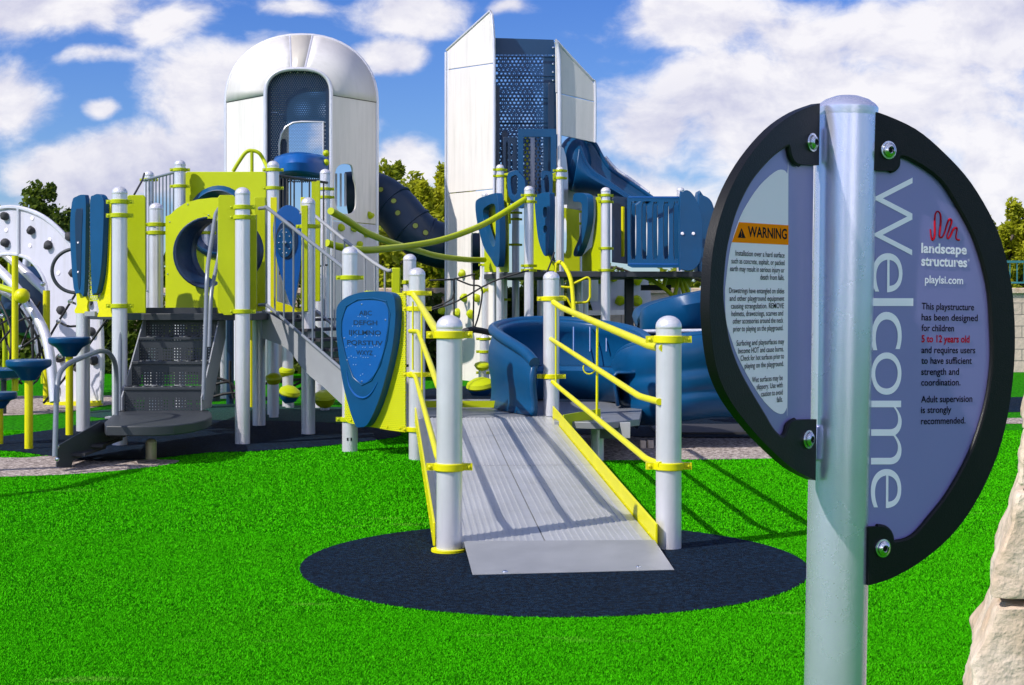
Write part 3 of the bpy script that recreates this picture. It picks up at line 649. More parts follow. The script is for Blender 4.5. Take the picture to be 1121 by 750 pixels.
# right-hand rails (far post to near post)
rail([P(606,331,11.1), P(615,337,10.9), P(712,378.5,7.25), P(727,381,7.02)], .0225)
rail([P(603,371,11.2), P(700,434,7.4), P(722,440,7.02)], .0175)
rail([P(605,418,11.1), P(613,425,10.8), P(708,503,7.25), P(724,509,7.02)], .0175)
rail([P(654,352,9.2), P(653.5,454,9.2)], .0085, 'spindle', f=0); rail([P(608.5,336,11.05), P(608.5,424,11.05)], .0075, 'spindle', f=0)
bm = B(); tube(bm, [P(645+6.5*math.cos(a*.4), 403+6.5*math.sin(a*.4), 9.35) for a in range(-1, 10)], .005, 8); obj('ring', bm, YEL, ramp)
# left-hand rails
rail([P(452.5,323,10.95), P(457,329,10.7), P(477,361,7.35), P(488,366,7.0)], .0225)
rail([P(449,362.5,10.95), P(458,363,10.6), P(480,423,7.35), P(486,432,7.0)], .0175)
rail([P(450,409,10.95), P(455,413,10.7), P(479,500,7.3), P(487,511,7.0)], .0175)
rail([P(461.5,339,9.9), P(462,445,9.9)], .0075, 'spindle', f=0); rail([P(452,330,10.9), P(452,405,10.9)], .0075, 'spindle', f=0)
# ================================================================ landing at the head of the ramp
land = thing('landing_deck', (.3, 11.6, 0), 'grey metal landing deck at the head of the ramp', 'deck')
def poly_slab(pts, z1, z0, name, m, parent, bevel=.004):
    bm = B(); top = [bm.verts.new((p[0], p[1], z1)) for p in pts]; bot = [bm.verts.new((p[0], p[1], z0)) for p in pts]
    bm.faces.new(top); bm.faces.new(bot[::-1])
    for i in range(len(pts)): bm.faces.new((top[i], top[(i+1) % len(pts)], bot[(i+1) % len(pts)], bot[i]))
    return obj(name, bm, m, parent, bevel=bevel)
def gz(x, y, z): q = G(x, y, z); return (q.x, q.y)
DECKM = mat('grey coated deck', (.20,.21,.23), .4, .15, .12, 3, .05, 120)
poly_slab([(Dq.x, 11.13), (Cq.x, 11.13), (Cq.x+.02, 13.1), (Dq.x-.15, 13.1)], dz+.002, dz-.05, 'platform', DECKM, land)
poly_slab([gz(607,461,dz), gz(660,463,dz), gz(700,459,dz), gz(705,440,dz), gz(606,440,dz)], dz+.001, dz-.05, 'platform', DECKM, land)
bm = B(); hexa(bm, [P(657,480,10.9), P(690,480,10.6), P(690,480,11.2), P(657,480,11.2), P(657,463,10.9), P(690,462,10.6), P(690,462,11.2), P(657,463,11.2)]); obj('fascia', bm, GREYL, land, bevel=.004)
bm = B(); slab(bm, P(617,463,10.6), P(657,456,10.9), .006, .06); obj('fascia', bm, LIME, land)
bm = B(); slab(bm, P(462,442.5,11.95), P(548,442.5,11.95), .01, .028); obj('upstand', bm, LIME, land)
post(land, 654, 455, 10.95, (), zbot=0, r=.05); 
# ================================================================ leaf shaped panel beside the ramp
lp = thing('alphabet_board', (-1.2, 11.4, 0), 'leaf shaped blue alphabet panel on a lime perforated sheet beside the ramp', 'play board')
post(lp, 383, 270, 11.64, (304, 459))
for s in (0, 1):                                         # maker's marks near the foot of the post
    c = P(380.5+s*4, 481, 11.64-PR_-.001); bm = B(); slab(bm, c+Vector((0,0,-.012)), c+Vector((0,0,.012)), .0012+.001*s, .006, Vector((1,0,0))); obj('mark', bm, INK, lp)
PLF = Plane(378, 11.55, 444, 11.1)
LIMEP = mat('lime perforated sheet', (.66,.68,.004), .4, 0, .05, 3, perf=('hex', .017, .0048, (.94, -.33)))
bm = B(); extr(bm, PLF, px(PLF, [(378,345),(400,318),(444,321),(444,345),(443.5,450),(444,473.5),(420,470),(381,463),(377,458)]), [], 0, -.012); bk = obj('backing_sheet', bm, LIMEP, lp)
bm = B()
for x, y in ((384,460),(397,463),(424,467),(438,468.5)): c = PLF.pt(x, y, .001); lathe(bm, c, [(.011,0),(.009,.006),(0,.008)], 12, PLF.n)
obj('rivets', bm, YEL, bk)
leafo = [(376.5,336),(384,327),(397,321.5),(413,319),(430,320),(438,324),(440,335),(440,352),(436,385),(424,432),(411,462),(402,467),(395,462),(383,420),(376.5,374),(375.5,350)]
bm = B(); extr(bm, PLF, px(PLF, leafo, 4), [], .075, .004); obj('panel_body', bm, BLUE, lp, bevel=.022, seg=5)
inn = [(383,352),(388,337),(400,330),(416,329),(429,332),(433,345),(430,372),(423,398),(414,414),(404,419),(395,411),(387,388),(383,368)]
bm = B(); extr(bm, PLF, px(PLF, inn, 4), [], .0785, .076); fc = obj('alphabet_face', bm, BLUEL, lp, bevel=.0015)
bm = B(); tube(bm, crom([PLF.pt(x, y, .077) for x, y in ((387,405),(390,421),(397,432),(406,435),(414,430),(421,418))], 5), [.002+.0075*math.sin(math.pi*i/25) for i in range(26)], 8); obj('ridge', bm, BLUEL, lp)
bm = B(); tube(bm, [PLF.pt(*q, .0765) for q in [(a, b) for a, b in [((x-408)*1.06+408, (y-374)*1.05+374) for x, y in inn]]] , .006, 8, True); obj('ridge', bm, BLUE, lp)
rows = [('ABC',401,415,345,'L'),('DEFGH',395,421,355.5,'L'),('IJKLMNO',390,425,366,'L'),('PQRSTUV',388,427,377,'L'),('WXYZ',398,416,388,'L')]
for s,x0,x1,y,a in rows: obj('lettering', text_bm([(s,x0,x1,y,5.2,'L',.02)], PLF, .0795), NAVY, fc, flat=True)
bm = B()
for r_, (y, x0, x1) in enumerate(((346.5,400,416),(357,394,422),(367.5,389,426),(378.5,387,428),(389.5,390,426),(399,395,421),(409,400,416))):
    n = int((x1-x0)/2.6)
    for i in range(n):
        if random.random() < .35: continue
        c = PLF.pt(x0+i*2.6, y+random.choice((0,1.6)), .0786); lathe(bm, c, [(.0042,0),(.0038,.003),(0,.0045)], 8, PLF.n)
obj('dots', bm, mat('pale blue paint', (.22,.34,.55), .4), fc)
for x, y in ((385,370),(404,333),(404,417),(430,350),(388,394)):
    c = PLF.pt(x, y, .0786); bm = B(); lathe(bm, c, [(.008,0),(.007,.004),(0,.006)], 12, PLF.n); obj('bolt', bm, CHROME, lp)
post(lp, 448.5, 278, 13.9, (309,), ear_rz=1.2)

# ================================================================ tunnel deck on the left
td = thing('play_deck', (-3.0, 13.2, 0), 'raised deck with round tunnel panel, blue drums and silver posts', 'play deck')
post(td, 91, 213, 13.4, (), ears=(1,1)); post(td, 131, 204, 12.1, (221, 236, 335)); post(td, 265.5, 205, 12.2, (227, 238, 341))
post(td, 171, 222, 13.4, (246, 255)); post(td, 197, 175, 16.2, (186, 204)); post(td, 299, 176, 15.4, (186, 206)); post(td, 283.5, 262, 14.0)
post(td, 337.5, 216, 13.1, (248,)); post(td, 356, 185, 17.5, (207, 216)); post(td, 163, 187, 18, (197,)); post(td, 315, 300, 16.6); post(td, 350, 300, 16.4)
post(td, 244, 225, 18.0); post(td, 226, 236, 16.5, (255,))
zd = 1.12
poly_slab([(-3.95,13.3),(-3.25,12.55),(-2.3,12.6),(-2.1,13.3),(-2.1,15.6),(-3.9,15.6)], zd, zd-.06, 'platform', GREY, td)
pa = Plane(137, 12.35, 160, 12.35)
bm = B(); extr(bm, pa, px(pa, [(139.5,215),(141,213.5),(157,213.5),(159,216),(159.5,343),(139,343)]), [], 0, -.02); obj('panel', bm, LIME, td, bevel=.004)
pa = Plane(238, 12.3, 260, 12.3)
bm = B(); extr(bm, pa, px(pa, [(238.5,216),(240.5,213.5),(255,213.5),(257.5,216),(257.5,338),(254,345),(245,345),(238,338)]), [], 0, -.02); obj('panel', bm, LIME, td, bevel=.004)
pt_ = Plane(181, 13.35, 240, 12.9)
cuv = pt_.uv(228, 277)
bm = B(); arc = [(181,343),(181,237),(186,235),(193,228.5),(203,222),(216,218.5),(232,216.5),(262,216),(262,343)]
extr(bm, pt_, px(pt_, arc), [circ(cuv[0], cuv[1], .315, 40)], 0, -.022); tp_ = obj('tunnel_panel', bm, LIME, td, bevel=.004)
bm = B()
for i in range(14):
    a = i*math.pi/7+.2; c = pt_.w((cuv[0]+.345*math.cos(a), cuv[1]+.345*math.sin(a)), .001); lathe(bm, c, [(.009,0),(.007,.006),(0,.007)], 10, pt_.n)
for x, y in ((186,243),(184,300),(184,338),(206,224)): lathe(bm, pt_.pt(x, y, .001), [(.009,0),(.007,.006),(0,.007)], 10, pt_.n)
obj('rivets', bm, CHROME, tp_)
TUN = mat('tunnel plastic', (.010,.028,.075), .3, 0, .2, 3, .04, 90)
ca = pt_.w(cuv, -.01); axd = Vector((.62,.76,.10)).normalized()
rows = []; 
for d_, rr in ((0,.33),(.02,.313),(.17,.313),(.18,.322),(.18,.313),(.24,.313)):
    rows.append([ca+axd*d_+Vector((math.cos(a*math.pi/20)*rr, 0, math.sin(a*math.pi/20)*rr)) for a in range(40)])
bm = B(); loft(bm, rows, closed=True); obj('tunnel', bm, TUN, td, solid=.012)
pr_ = Plane(203, 16.35, 291, 16.05); c2 = pr_.uv(240, 243)
bm = B(); extr(bm, pr_, px(pr_, [(203,335),(203,189.5),(205,188),(289,188),(291,190),(291.5,335)]), [circ(c2[0], c2[1], .40, 36)], 0, -.022); obj('tunnel_panel', bm, LIME, td, bevel=.004)
rows = [[pr_.w((c2[0]+rr*math.cos(a*math.pi/18), c2[1]+rr*math.sin(a*math.pi/18)), n_) for a in range(36)] for rr, n_ in ((.41,.02),(.36,.05),(.36,-.7))]
bm = B(); loft(bm, rows, closed=True); obj('tunnel', bm, BLUE, td, solid=.015)
bm = B(); tube(bm, crom([P(255,188,16.3), P(261,178,16.3), P(269,167,16.3), P(276,165,16.3), P(284,168,16.3), P(290,178,16.3), P(294,187,16.0)], 5), .022, 10); hp = obj('hoop', bm, LIME, td)
bm = B(); tube(bm, [P(275.7,165,16.3), P(275.7,189,16.3)], .02, 8); obj('spindle', bm, LIME, hp)
# barrier rails with upright bars
def barrier(pts_top, pts_bot, n, parent, m=PIPE, r=.012, rb=.009, name='guard_rail'):
    bm = B(); tube(bm, pts_top, r*1.3, 10); g = obj(name, bm, m, parent); bm = B(); tube(bm, pts_bot, r, 10); obj('bottom_bar', bm, m, g)
    def along(p, t):
        t *= len(p)-1; i = min(int(t), len(p)-2); return p[i].lerp(p[i+1], t-i)
    for i in range(n):
        t = (i+.5)/n; bm = B(); tube(bm, [along(pts_bot, t), along(pts_top, t)], rb, 8, cap=False); obj('bar', bm, m, g)
    return g
barrier([P(158,197.5,17.6), P(192,188.5,16.4)], [P(158,318,17.6), P(192,325,16.4)], 9, td)
rail([P(147,213,17), P(156,197,17.4), P(158,190,17.6)], .012, 'strut', DARK, td, f=0)
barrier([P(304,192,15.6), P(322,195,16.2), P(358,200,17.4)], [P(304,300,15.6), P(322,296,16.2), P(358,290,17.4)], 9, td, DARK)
# lime uprights in shade
for x, w_, D, y0, y1 in ((284.5,6,13.4,216,341),(277,4,12.9,235,341),(333.5,3.5,13.0,225,341),(344,3,15.5,199,330),(348.5,2,15.5,198,330)):
    bm = B(); a, b = P(x-w_, y1, D), P(x+w_, y0, D+.02); box(bm, (a.x, a.y, a.z), (b.x, b.y+.02, b.z)); obj('panel', bm, LIME, td, bevel=.003)
# drums between the posts at the far left corner
pdm = Plane(88, 12.75, 122, 12.45)
LIMEP2 = mat('lime punched sheet', (.50,.54,.0), .4, 0, .05, 3, perf=('hex', .024, .0075, (1, 0)))
bm = B(); extr(bm, pdm, px(pdm, [(97,222),(107,222),(107,330),(97,330)]), [], 0, -.006); obj('perforated_sheet', bm, LIMEP2, td)
for pts in ([(84,318),(90,318),(95,322),(97,330),(96,335),(97,343),(83,343),(82,340),(85,334)], [(118,218),(122,220),(122,340),(124,347),(107,347),(109,340),(107,330),(113,318),(117,300)]):
    bm = B(); extr(bm, pdm, px(pdm, pts), [], .008, -.012); obj('panel', bm, YEL, td, bevel=.003)
bm = B(); slab(bm, pdm.pt(96,343.5,.02), pdm.pt(107,343.5,.02), .012, .02); obj('sill', bm, GREYL, td)
for pts, th in (([(84,222),(89,215.5),(96,213.5),(99,218),(99,250),(97.5,319),(93,320),(86,316),(82,258)], .05), ([(105.5,222),(109,214.5),(115,213),(119.5,218),(120.5,232),(118,290),(113.5,318),(110.5,321),(107.5,320),(106,280)], .065)):
    bm = B(); extr(bm, pdm, px(pdm, pts, 3), [], th, .01); dr = obj('drum', bm, BLUE, td, bevel=.02, seg=4)
    for y in (266, 298):
        c = pdm.pt(91.5, y, .0555); bm = B(); lathe(bm, c, [(.01,0),(.008,.005),(0,.006)], 10, pdm.n)
        if th < .06: obj('bolt', bm, WPRT, dr)
        else: bm.free()
bm = B(); extr(bm, pdm, px(pdm, [(88,233),(93,229),(96,231),(95,260),(93.5,312),(91,312),(88.5,270)], 3), [], .0545, .048); obj('drum_skin', bm, NAVY, td, bevel=.003)
bm = B(); tube(bm, [P(83+26*math.cos(a*math.pi/20), 296.5+24*math.sin(a*math.pi/20), 13.5) for a in range(4, 37)], .017, 10); obj('hoop', bm, GREY, td)
# spinning blue wheel panel seen through the stair railing
bp = thing('wheel_board', (-2.2, 14.6, 0), 'blue wheel panel on lime sheet seen through the stair railing', 'play board')
pb = Plane(297, 14.6, 333, 14.6)
bm = B(); extr(bm, pb, px(pb, [(296,216),(303,216),(303,330),(329,338),(329,216),(334,216),(334,342),(296,342)]), [], 0, -.015); obj('backing_sheet', bm, YEL, bp, bevel=.003)
wo = [(301,262),(301,245),(305,233),(313,226),(321,226),(329,232),(333,245),(332,270),(329,300),(325,325),(322,336),(318,330),(310,305),(304,283)]
bm = B(); extr(bm, pb, px(pb, wo, 4), [], .09, .01); obj('panel_body', bm, BLUEL, bp, bevel=.025, seg=4)
c2 = pb.uv(315.5, 263); bm = B(); extr(bm, pb, circ(c2[0], c2[1], .115, 30, rz=.20), [], .096, .088); obj('wheel', bm, NAVY, bp, bevel=.01)
bm = B(); extr(bm, pb, circ(c2[0]-.02, c2[1]-.03, .085, 30, rz=.15), [], .106, .094); w2 = obj('wheel', bm, BLUE, bp, bevel=.01)
for i in range(10):
    bm = B(); lathe(bm, pb.w((c2[0]-.02+.06*math.cos(i*.63), c2[1]-.03+.11*math.sin(i*.63)), .107), [(.008,0),(0,.007)], 8, pb.n); obj('knob', bm, CHROME, w2)
bm = B(); lathe(bm, pb.w((c2[0]-.02, c2[1]-.03), .107), [(.022,0),(.02,.02),(0,.03)], 12, pb.n); obj('knob', bm, CHROME, w2)
# ================================================================ transfer station: step, landing and perforated stairs
ts = thing('transfer_station', (-2.9, 11.5, 0), 'charcoal transfer step, rounded landing and perforated stairs up to the tunnel deck', 'stairs')
GREYP = mat('perforated charcoal steel', (.030,.035,.042), .45, .1, .12, 5, perf=('sq', .0250, .0042, (1, 0)))
zl = .30
xs0, xs1 = P(134.5,0,12).x, P(221.5,0,12).x
lpts = [gz(114,462.5,zl), gz(128,450,zl), gz(228,449,zl)]+[gz(x, y, zl) for x, y in ((231.5,452),(232,455.5),(225,459.5),(210,463),(190,465.5),(168,466.5),(145,466.5),(116,466.3))]
poly_slab(lpts, zl, zl-.075, 'landing', GREY, ts, .008)
p_, q_ = post(ts, 165.5, 480, 11.04, (), m=mat('olive gold post', (.36,.33,.20), .35, .3, .2, 6), r=.042)  # olive gold tone, uneven at random
top = 1.12; nst = 4; rise = (top-zl)/nst; y0s = 12.02; go = .235
for i in range(nst):
    yy_ = y0s+go*i; z0 = zl+rise*i; z1 = z0+rise
    bm = B(); box(bm, (xs0+.01, yy_, z0+(.001 if i == 0 else .002)), (xs1-.01, yy_+.003, z1-.012)); obj('riser', bm, GREYP, ts, flat=True)
    bm = B(); box(bm, (xs0+.008, yy_-.012, z1-.026), (xs1-.008, yy_+.004, z1-.001))
    if i < nst-1:
        box(bm, (xs0+.008, yy_+.005, z1-.024), (xs1-.008, yy_+go, z1-.002))
        for j in range(7): lathe(bm, (xs0+.09+j*.08, yy_+.03, z1-.003), [(.028,0),(.024,.010),(.010,.013)], 12)
    obj('tread', bm, GREY, ts, bevel=.003)
for x in (xs0, xs1):
    bm = B(); yT = y0s+go*nst-.1
    pl = [(y0s-.06, zl+.01), (y0s-.06, zl+.12), (yT-.14, top-.01), (yT+.1, top-.01), (yT+.1, top-.22), (y0s+.3, zl+.01)]
    a = [bm.verts.new((x-.005, y, z)) for y, z in pl]; b = [bm.verts.new((x+.005, y, z)) for y, z in pl]
    bm.faces.new(a); bm.faces.new(b[::-1]); [bm.faces.new((a[i], a[(i+1) % 6], b[(i+1) % 6], b[i])) for i in range(6)]
    obj('stringer', bm, GREYL, ts, flat=True)
bm = B(); slab(bm, P(157,340.5,12.75), P(238,340.5,12.75), .02, .03); obj('nosing', bm, GREY, ts)
for a in ([P(156,228.5,12.75), P(152,233,12.7), P(134,285,12.25), P(132,300,12.1), P(131,450,12.0)], [P(156,229,12.76), P(156.3,277,12.76), P(134,338,12.3)],
          [P(240,228,12.75), P(236,234,12.7), P(227.5,290,12.25), P(226.5,305,12.15), P(222.5,438,12.0)], [P(240,229,12.76), P(240.3,277,12.76), P(231,320,12.4), P(229,380,12.3)]):
    rail(a, .018, 'handrail', PIPE, ts, .12)
rail([P(127.5,456,11.6), P(127.5,412,11.6), P(126,396,11.5), P(119,385,11.3), P(108,384,11.0), P(74,398,10.5), P(65,408,10.3), P(62,425,10.2), P(60,500,10.1)], .019, 'handrail', PIPE, ts, .1)
bm = B(); c = P(126,456.5,11.6); box(bm, (c.x-.07, c.y-.05, c.z-.012), (c.x+.07, c.y+.05, c.z+.004)); obj('foot_plate', bm, GREYL, ts, bevel=.002)
for D in (10.2, 10.75):
    pl = Plane(60, D, 130, D+.9)
    bm = B(); extr(bm, pl, px(pl, [(62,511),(63.5,488),(110,461.5),(116,463),(131,470),(131,478.5),(100,496),(80,504),(78,512)]), [], 0, -.008); obj('stringer', bm, GREY, ts, flat=True)
for i in range(3):
    a = P(72+i*20, 492-i*9.5, 10.42+i*.27); a.z -= .03; bm = B(); box(bm, (a.x-.1, a.y, a.z-.02), (a.x+.14, a.y+.55, a.z)); obj('tread', bm, DARK, ts)
bm = B()
for y in (489, 503): lathe(bm, P(62.5, y, 10.17), [(.016,0),(.012,.008),(0,.01)], 12, Vector((0,-1,0)))
obj('bolts', bm, CHROME, ts)
# ================================================================ closed stair down to the ramp landing
gs = thing('stair', (-1.6, 12.6, 0), 'grey stair with barred railings sloping from the tunnel deck down behind the leaf panel', 'stairs')
p_a = Plane(287, 13.0, 378, 11.95)
bm = B(); extr(bm, p_a, px(p_a, [(287,339),(310,353),(330,367.5),(378,407),(379,447),(366,435),(355,424.5),(340,412.5),(330,402),(318,385),(308,378),(287,370)]), [], 0, -.012); obj('stringer', bm, GREYL, gs, flat=True)
p_b = Plane(310, 14.1, 430, 12.9)
bm = B(); extr(bm, p_b, px(p_b, [(300,340),(330,345),(440,432),(440,462),(425,452),(300,372)]), [], 0, -.012); obj('stringer', bm, GREYL, gs, flat=True)
for i in range(6):
    t = i/6; a = p_a.pt(296+t*86, 351+t*66, -.012); b = a+Vector((.42, 1.02, 0)); a = a+(b-a)*.16; bm = B(); slab(bm, a, b, .13, .012); obj('tread', bm, DARK, gs)
def brail(top, bot, pl, bars, m=PIPE):
    bm = B(); tube(bm, crom([pl.pt(*q, .03) for q in top], 4), .0165, 10); g = obj('guard_rail', bm, m, gs); bm = B(); tube(bm, crom([pl.pt(*q, .03) for q in bot], 4), .0145, 10); obj('bottom_bar', bm, m, g)
    def yat(l, x):
        for (a, b), (c, d) in zip(l, l[1:]):
            if a <= x <= c: return b+(d-b)*(x-a)/(c-a)
        return l[-1][1]
    for x in bars: bm = B(); tube(bm, [pl.pt(x, yat(top, x), .03), pl.pt(x, yat(bot, x), .03)], .0085, 8, cap=False); obj('bar', bm, m, g)
brail([(287,228.5),(294,228),(300,231),(360,278),(384,297)], [(287,334),(294,334),(300,338),(360,389),(382,408)], p_a, [295,304,314,324.5,335,345.5,356,366.5,377])
brail([(332,233.5),(340,233),(348,237),(400,279),(424,295),(432,296)], [(332,335),(342,335),(350,341),(424,404),(432,408)], p_b, [338,347,358,369,380,391,402,413,424], GREYL)
bm = B(); a = p_b.pt(433.5, 322); box(bm, (a.x-.04, a.y-.01, a.z), (a.x+.04, a.y+.02, p_b.pt(433.5,293).z)); obj('end_plate', bm, LIME, gs, bevel=.01)
# ================================================================ stepping pods
for x, yt, yb, w_, lab in ((-1,429,487,19,'blue stepping pod cut by the frame edge, lowest of the three'),(31.5,393.5,492,24,'blue stepping pod on a lime post, middle height of the three'),(76,369,477,22.5,'blue stepping pod highest of the three, nearest the transfer handrail')):
    D = CH*F/(yb-HZ); b = G(x, yb); t = thing('stepping_pod', (b.x, b.y, 0), lab, 'stepping pod', 'stepping pods beside the transfer step')
    z = P(x, yt, D).z; R = w_/F*D; h = R*.95
    bm = B(); lathe(bm, (b.x, b.y, 0), [(.034,0),(.034,z-h+.02)], 18); obj('post', bm, YEL, t)
    bm = B(); lathe(bm, (b.x, b.y, 0), [(R*.30,z-h),(R*.36,z-h+.01),(R*.62,z-h*.55),(R*.95,z-.06),(R,z-.045),(R*1.0,z-.012),(R*.96,z-.002),(R*.8,z),(0,z-.004)], 32); obj('bowl', bm, BLUE, t)
# ================================================================ climbing arch with rope net at the far left
ca_ = thing('climbing_arch', (-5.9, 17.2, 0), 'white arched climbing wall with black holds at the left edge', 'climbing arch')
pc = Plane(0, 17.2, 110, 16.6)
outer = [(110,443),(112,400),(110,350),(103,322),(92,295),(76,265),(60,247),(42,234.5),(20,227.5),(0,228),(-30,237),(-60,262),(-82,300),(-90,360),(-92,443)]
inner = [(-48,443),(-47,350),(-40,315),(-25,293),(-5,281),(14,278.5),(32,284),(45,299),(51,316),(53,345),(52,443)]
bm = B(); extr(bm, pc, px(pc, outer[:1])+px(pc, outer[1:-1], 3, False)+px(pc, outer[-1:])+px(pc, inner[:1])+px(pc, inner[1:-1], 3, False)+px(pc, inner[-1:]), [], 0, -.05); obj('wall_sheet', bm, GREYW, ca_, bevel=.006)
bm = B(); tube(bm, crom([pc.pt(x, y, .0) for x, y in outer], 4), .028, 8); obj('edge_tube', bm, WHITE, ca_)
bm = B(); tube(bm, crom([pc.pt(x, y, .0) for x, y in inner], 4), .022, 8); obj('edge_tube', bm, WHITE, ca_)
bm = B(); tube(bm, [pc.pt(20.5,227,.01), pc.pt(20.5,279,.01)], .02, 8); obj('seam', bm, WHITE, ca_)
def hold(pl, x, y, parent, m, s=.055):
    bm = B(); bmesh.ops.create_icosphere(bm, subdivisions=2, radius=s)
    for v in bm.verts:
        v.co *= 1+.3*noise.noise(v.co*18+Vector((x, y, 0))); v.co.y *= .8
    c = pl.pt(x, y, s*.4); bmesh.ops.translate(bm, verts=bm.verts, vec=c); obj('hold', bm, m, parent)
for x, y in ((6.5,236.5),(35,252.5),(7,266),(54,268.5),(77,259),(81,299),(98,330),(68,340),(101,363),(69,378),(86,403),(67,392),(104,395),(62,425),(-20,250)): hold(pc, x, y, ca_, DARK)
bm = B()
for x, y in ((35.5,239),(54.5,262.5),(33,269),(7,252),(64,299),(90,345),(72,420)): lathe(bm, pc.pt(x, y, .001), [(.028,0),(.024,.006),(0,.008)], 10, pc.n)
obj('plugs', bm, WPRT, ca_)
bm = B(); slab(bm, pc.pt(52,443,.03), pc.pt(112,441,.03), .04, .03); obj('foot', bm, YEL, ca_)
nf = thing('net_climber', (-6.1, 16.2, 0), 'black rope net on lime poles and silver arcs under the climbing arch', 'net climber')
for a in ([P(-14,283,16.4), P(20,318,16.0), P(50,368,15.6), P(60,440,15.4)], [P(5,278,18), P(35,305,17.8), P(62,340,17.4), P(80,440,17)], [P(-40,300,18), P(20,330,18), P(45,390,18)], [P(30,283,19), P(24,320,19), P(20,360,19)]):
    bm = B(); tube(bm, crom(a, 6), .055, 12); obj('arc_tube', bm, WHITE, nf)
for x, y0, y1, D, r in ((16.5,280,428,15.6,.036),(51,318,440,16.2,.04),(47,300,420,19,.03),(11,285,400,19.5,.03),(5,300,440,20,.03)):
    bm = B(); tube(bm, [P(x,y0,D), P(x,y1,D)], r, 12); obj('pole', bm, YEL if D < 17 else LIME, nf)
bm = B(); tube(bm, crom([P(-20,305,15.9), P(0,314,15.8), P(16,319,15.7), P(24,322,15.7)], 4), .035, 10); obj('pole', bm, LIME, nf)
bm = B(); bmesh.ops.create_uvsphere(bm, u_segments=16, v_segments=10, radius=.085); bmesh.ops.translate(bm, verts=bm.verts, vec=P(24,324,15.6)); obj('ball_joint', bm, YEL, nf)
bm = B()
ropes = [[(84,320),(64,352),(50,376),(36,397)],[(36,397),(20,420),(8,440)],[(118,348),(92,385),(70,415),(48,441)],[(8,440),(-10,455)],[(30,318),(34,350),(36,395)],[(0,330),(12,360),(10,400),(2,430)],[(12,325),(30,350),(42,372),(50,400)],
         [(0,375),(20,352),(34,348)],[(0,355),(14,345),(32,318)],[(8,405),(22,382),(34,352),(44,330)],[(0,402),(12,412),(24,420)],[(24,380),(42,368),(52,360)],[(52,400),(64,392),(66,390)],[(64,352),(74,357),(84,357)],[(77,330),(84,333),(88,333)],[(36,397),(36,355)],[(0,340),(8,378),(22,408)],[(42,372),(44,410),(30,425)]]
for l in ropes: tube(bm, crom([P(x, y, 15.9+.3*math.sin(x)) for x, y in l], 3), .013, 6)
obj('rope_net', bm, BLACK, nf)
for x, y in ((64,352),(77,330),(47,311),(36,375),(23,380),(42,369),(66,390),(7,441),(2,346),(36,397),(50,376)): bm = B(); lathe(bm, P(x, y, 15.8), [(.0,-.03),(.028,-.015),(.03,.0),(.028,.015),(0,.03)], 8); obj('rope_joint', bm, CHROME, nf)
bm = B(); c = P(40,330,18.4); lathe(bm, c, [(0,-.5),(.3,-.4),(.45,-.1),(.4,.3),(.1,.45),(0,.45)], 14); obj('dark_bucket', bm, NAVY, nf)
bm = B(); tube(bm, crom([P(44,296,20), P(50,330,20), P(46,372,20)], 4), .05, 8); obj('pole', bm, NAVY, nf)
sp2 = thing('spinner', (-6.5, 15.5, 0), 'low blue spinner dish standing at the foot of the rope net', 'spinner')
bm = B(); c = P(4,405,15.5); lathe(bm, c, [(.02,-.12),(.2,-.08),(.25,0),(.22,.02),(0,.03)], 20); obj('dish', bm, BLUE, sp2); bm = B(); lathe(bm, (c.x, c.y, 0), [(.03,0),(.03,c.z-.11)], 12); obj('post', bm, GREY, sp2)
# unseen arch, added to cast the curved shade on the turf
sa = thing('shadow_arch', (-4.6, 8, 0), 'tall grey curved pole added beyond the left edge of the view to shade the turf', 'shadow caster')
bm = B(); tube(bm, crom([(-5.25,6.6,0),(-5.1,7.2,1.2),(-4.88,7.94,1.8),(-4.62,8.35,1.85),(-4.5,8.84,1.8),(-4.35,9.3,1.75),(-4.1,9.9,1.3),(-4.0,10.2,0)], 6), .05, 12); obj('arch_pipe', bm, PIPE, sa)

# ================================================================ arched tower
at = thing('arched_tower', (-3.3, 22, 0), 'white arched tower with blue mesh opening, left of the two towers', 'tower')
def archpts(cx, hw, top, spring, ybot, D, n=24, base=True, e=2.0):
    pts = [P(cx-hw, ybot, D)] if base else []
    for i in range(n+1):
        a = math.pi-math.pi*i/n; c, s = math.cos(a), math.sin(a)
        q = 2/e
        pts.append(P(cx+hw*math.copysign(abs(c)**q, c), spring-(spring-top)*abs(s)**q, D))
    if base: pts.append(P(cx+hw, ybot, D))
    return pts
DO, DI, DB = 22.3, 21.2, 23.4
spO, spI = 112, 104
so_ = archpts(330, 82.5, 38.5, spO, 0, DO, base=False, e=2.15); si_ = archpts(326.5, 36, 75.5, spI, 0, DI, base=False, e=2.6)
sbk = [Vector((p.x, DB, p.z)) for p in si_]
SHELL = mat('satin white shell', (.66,.63,.61), .52, .0, .05, 1.0, coat=0, spec=.4, streak=.4)
MIDP = mat('beige hood panel', (.52,.48,.42), .4, .1, .05, 1.0)
for a_, b_, m_ in ((0,12,SHELL),(11,14,MIDP),(13,25,SHELL)): bm = B(); loft(bm, [si_[a_:b_], so_[a_:b_]]); obj('arch_hood', bm, m_, at, solid=.03, angle=40)
bm = B(); loft(bm, [so_, sbk]); obj('arch_hood', bm, SHELL, at, solid=.03, angle=40)
yb = 330+ (CH/22)*F*.97
def wallpanel(xa, Da, xb, Db, y0a, y0b, y1, holes=(), m=PEARL, parent=at, name='wall_panel', back=-.03):
    pl = Plane(xa, Da, xb, Db); bm = B(); extr(bm, pl, px(pl, [(xa,y1),(xb,y1),(xb,y0b),(xa,y0a)]), [px(pl, h, 3) for h in holes], 0, back); return obj(name, bm, m, parent), pl
for y0, y1 in ((spO, 242), (243, 404)):
    pass
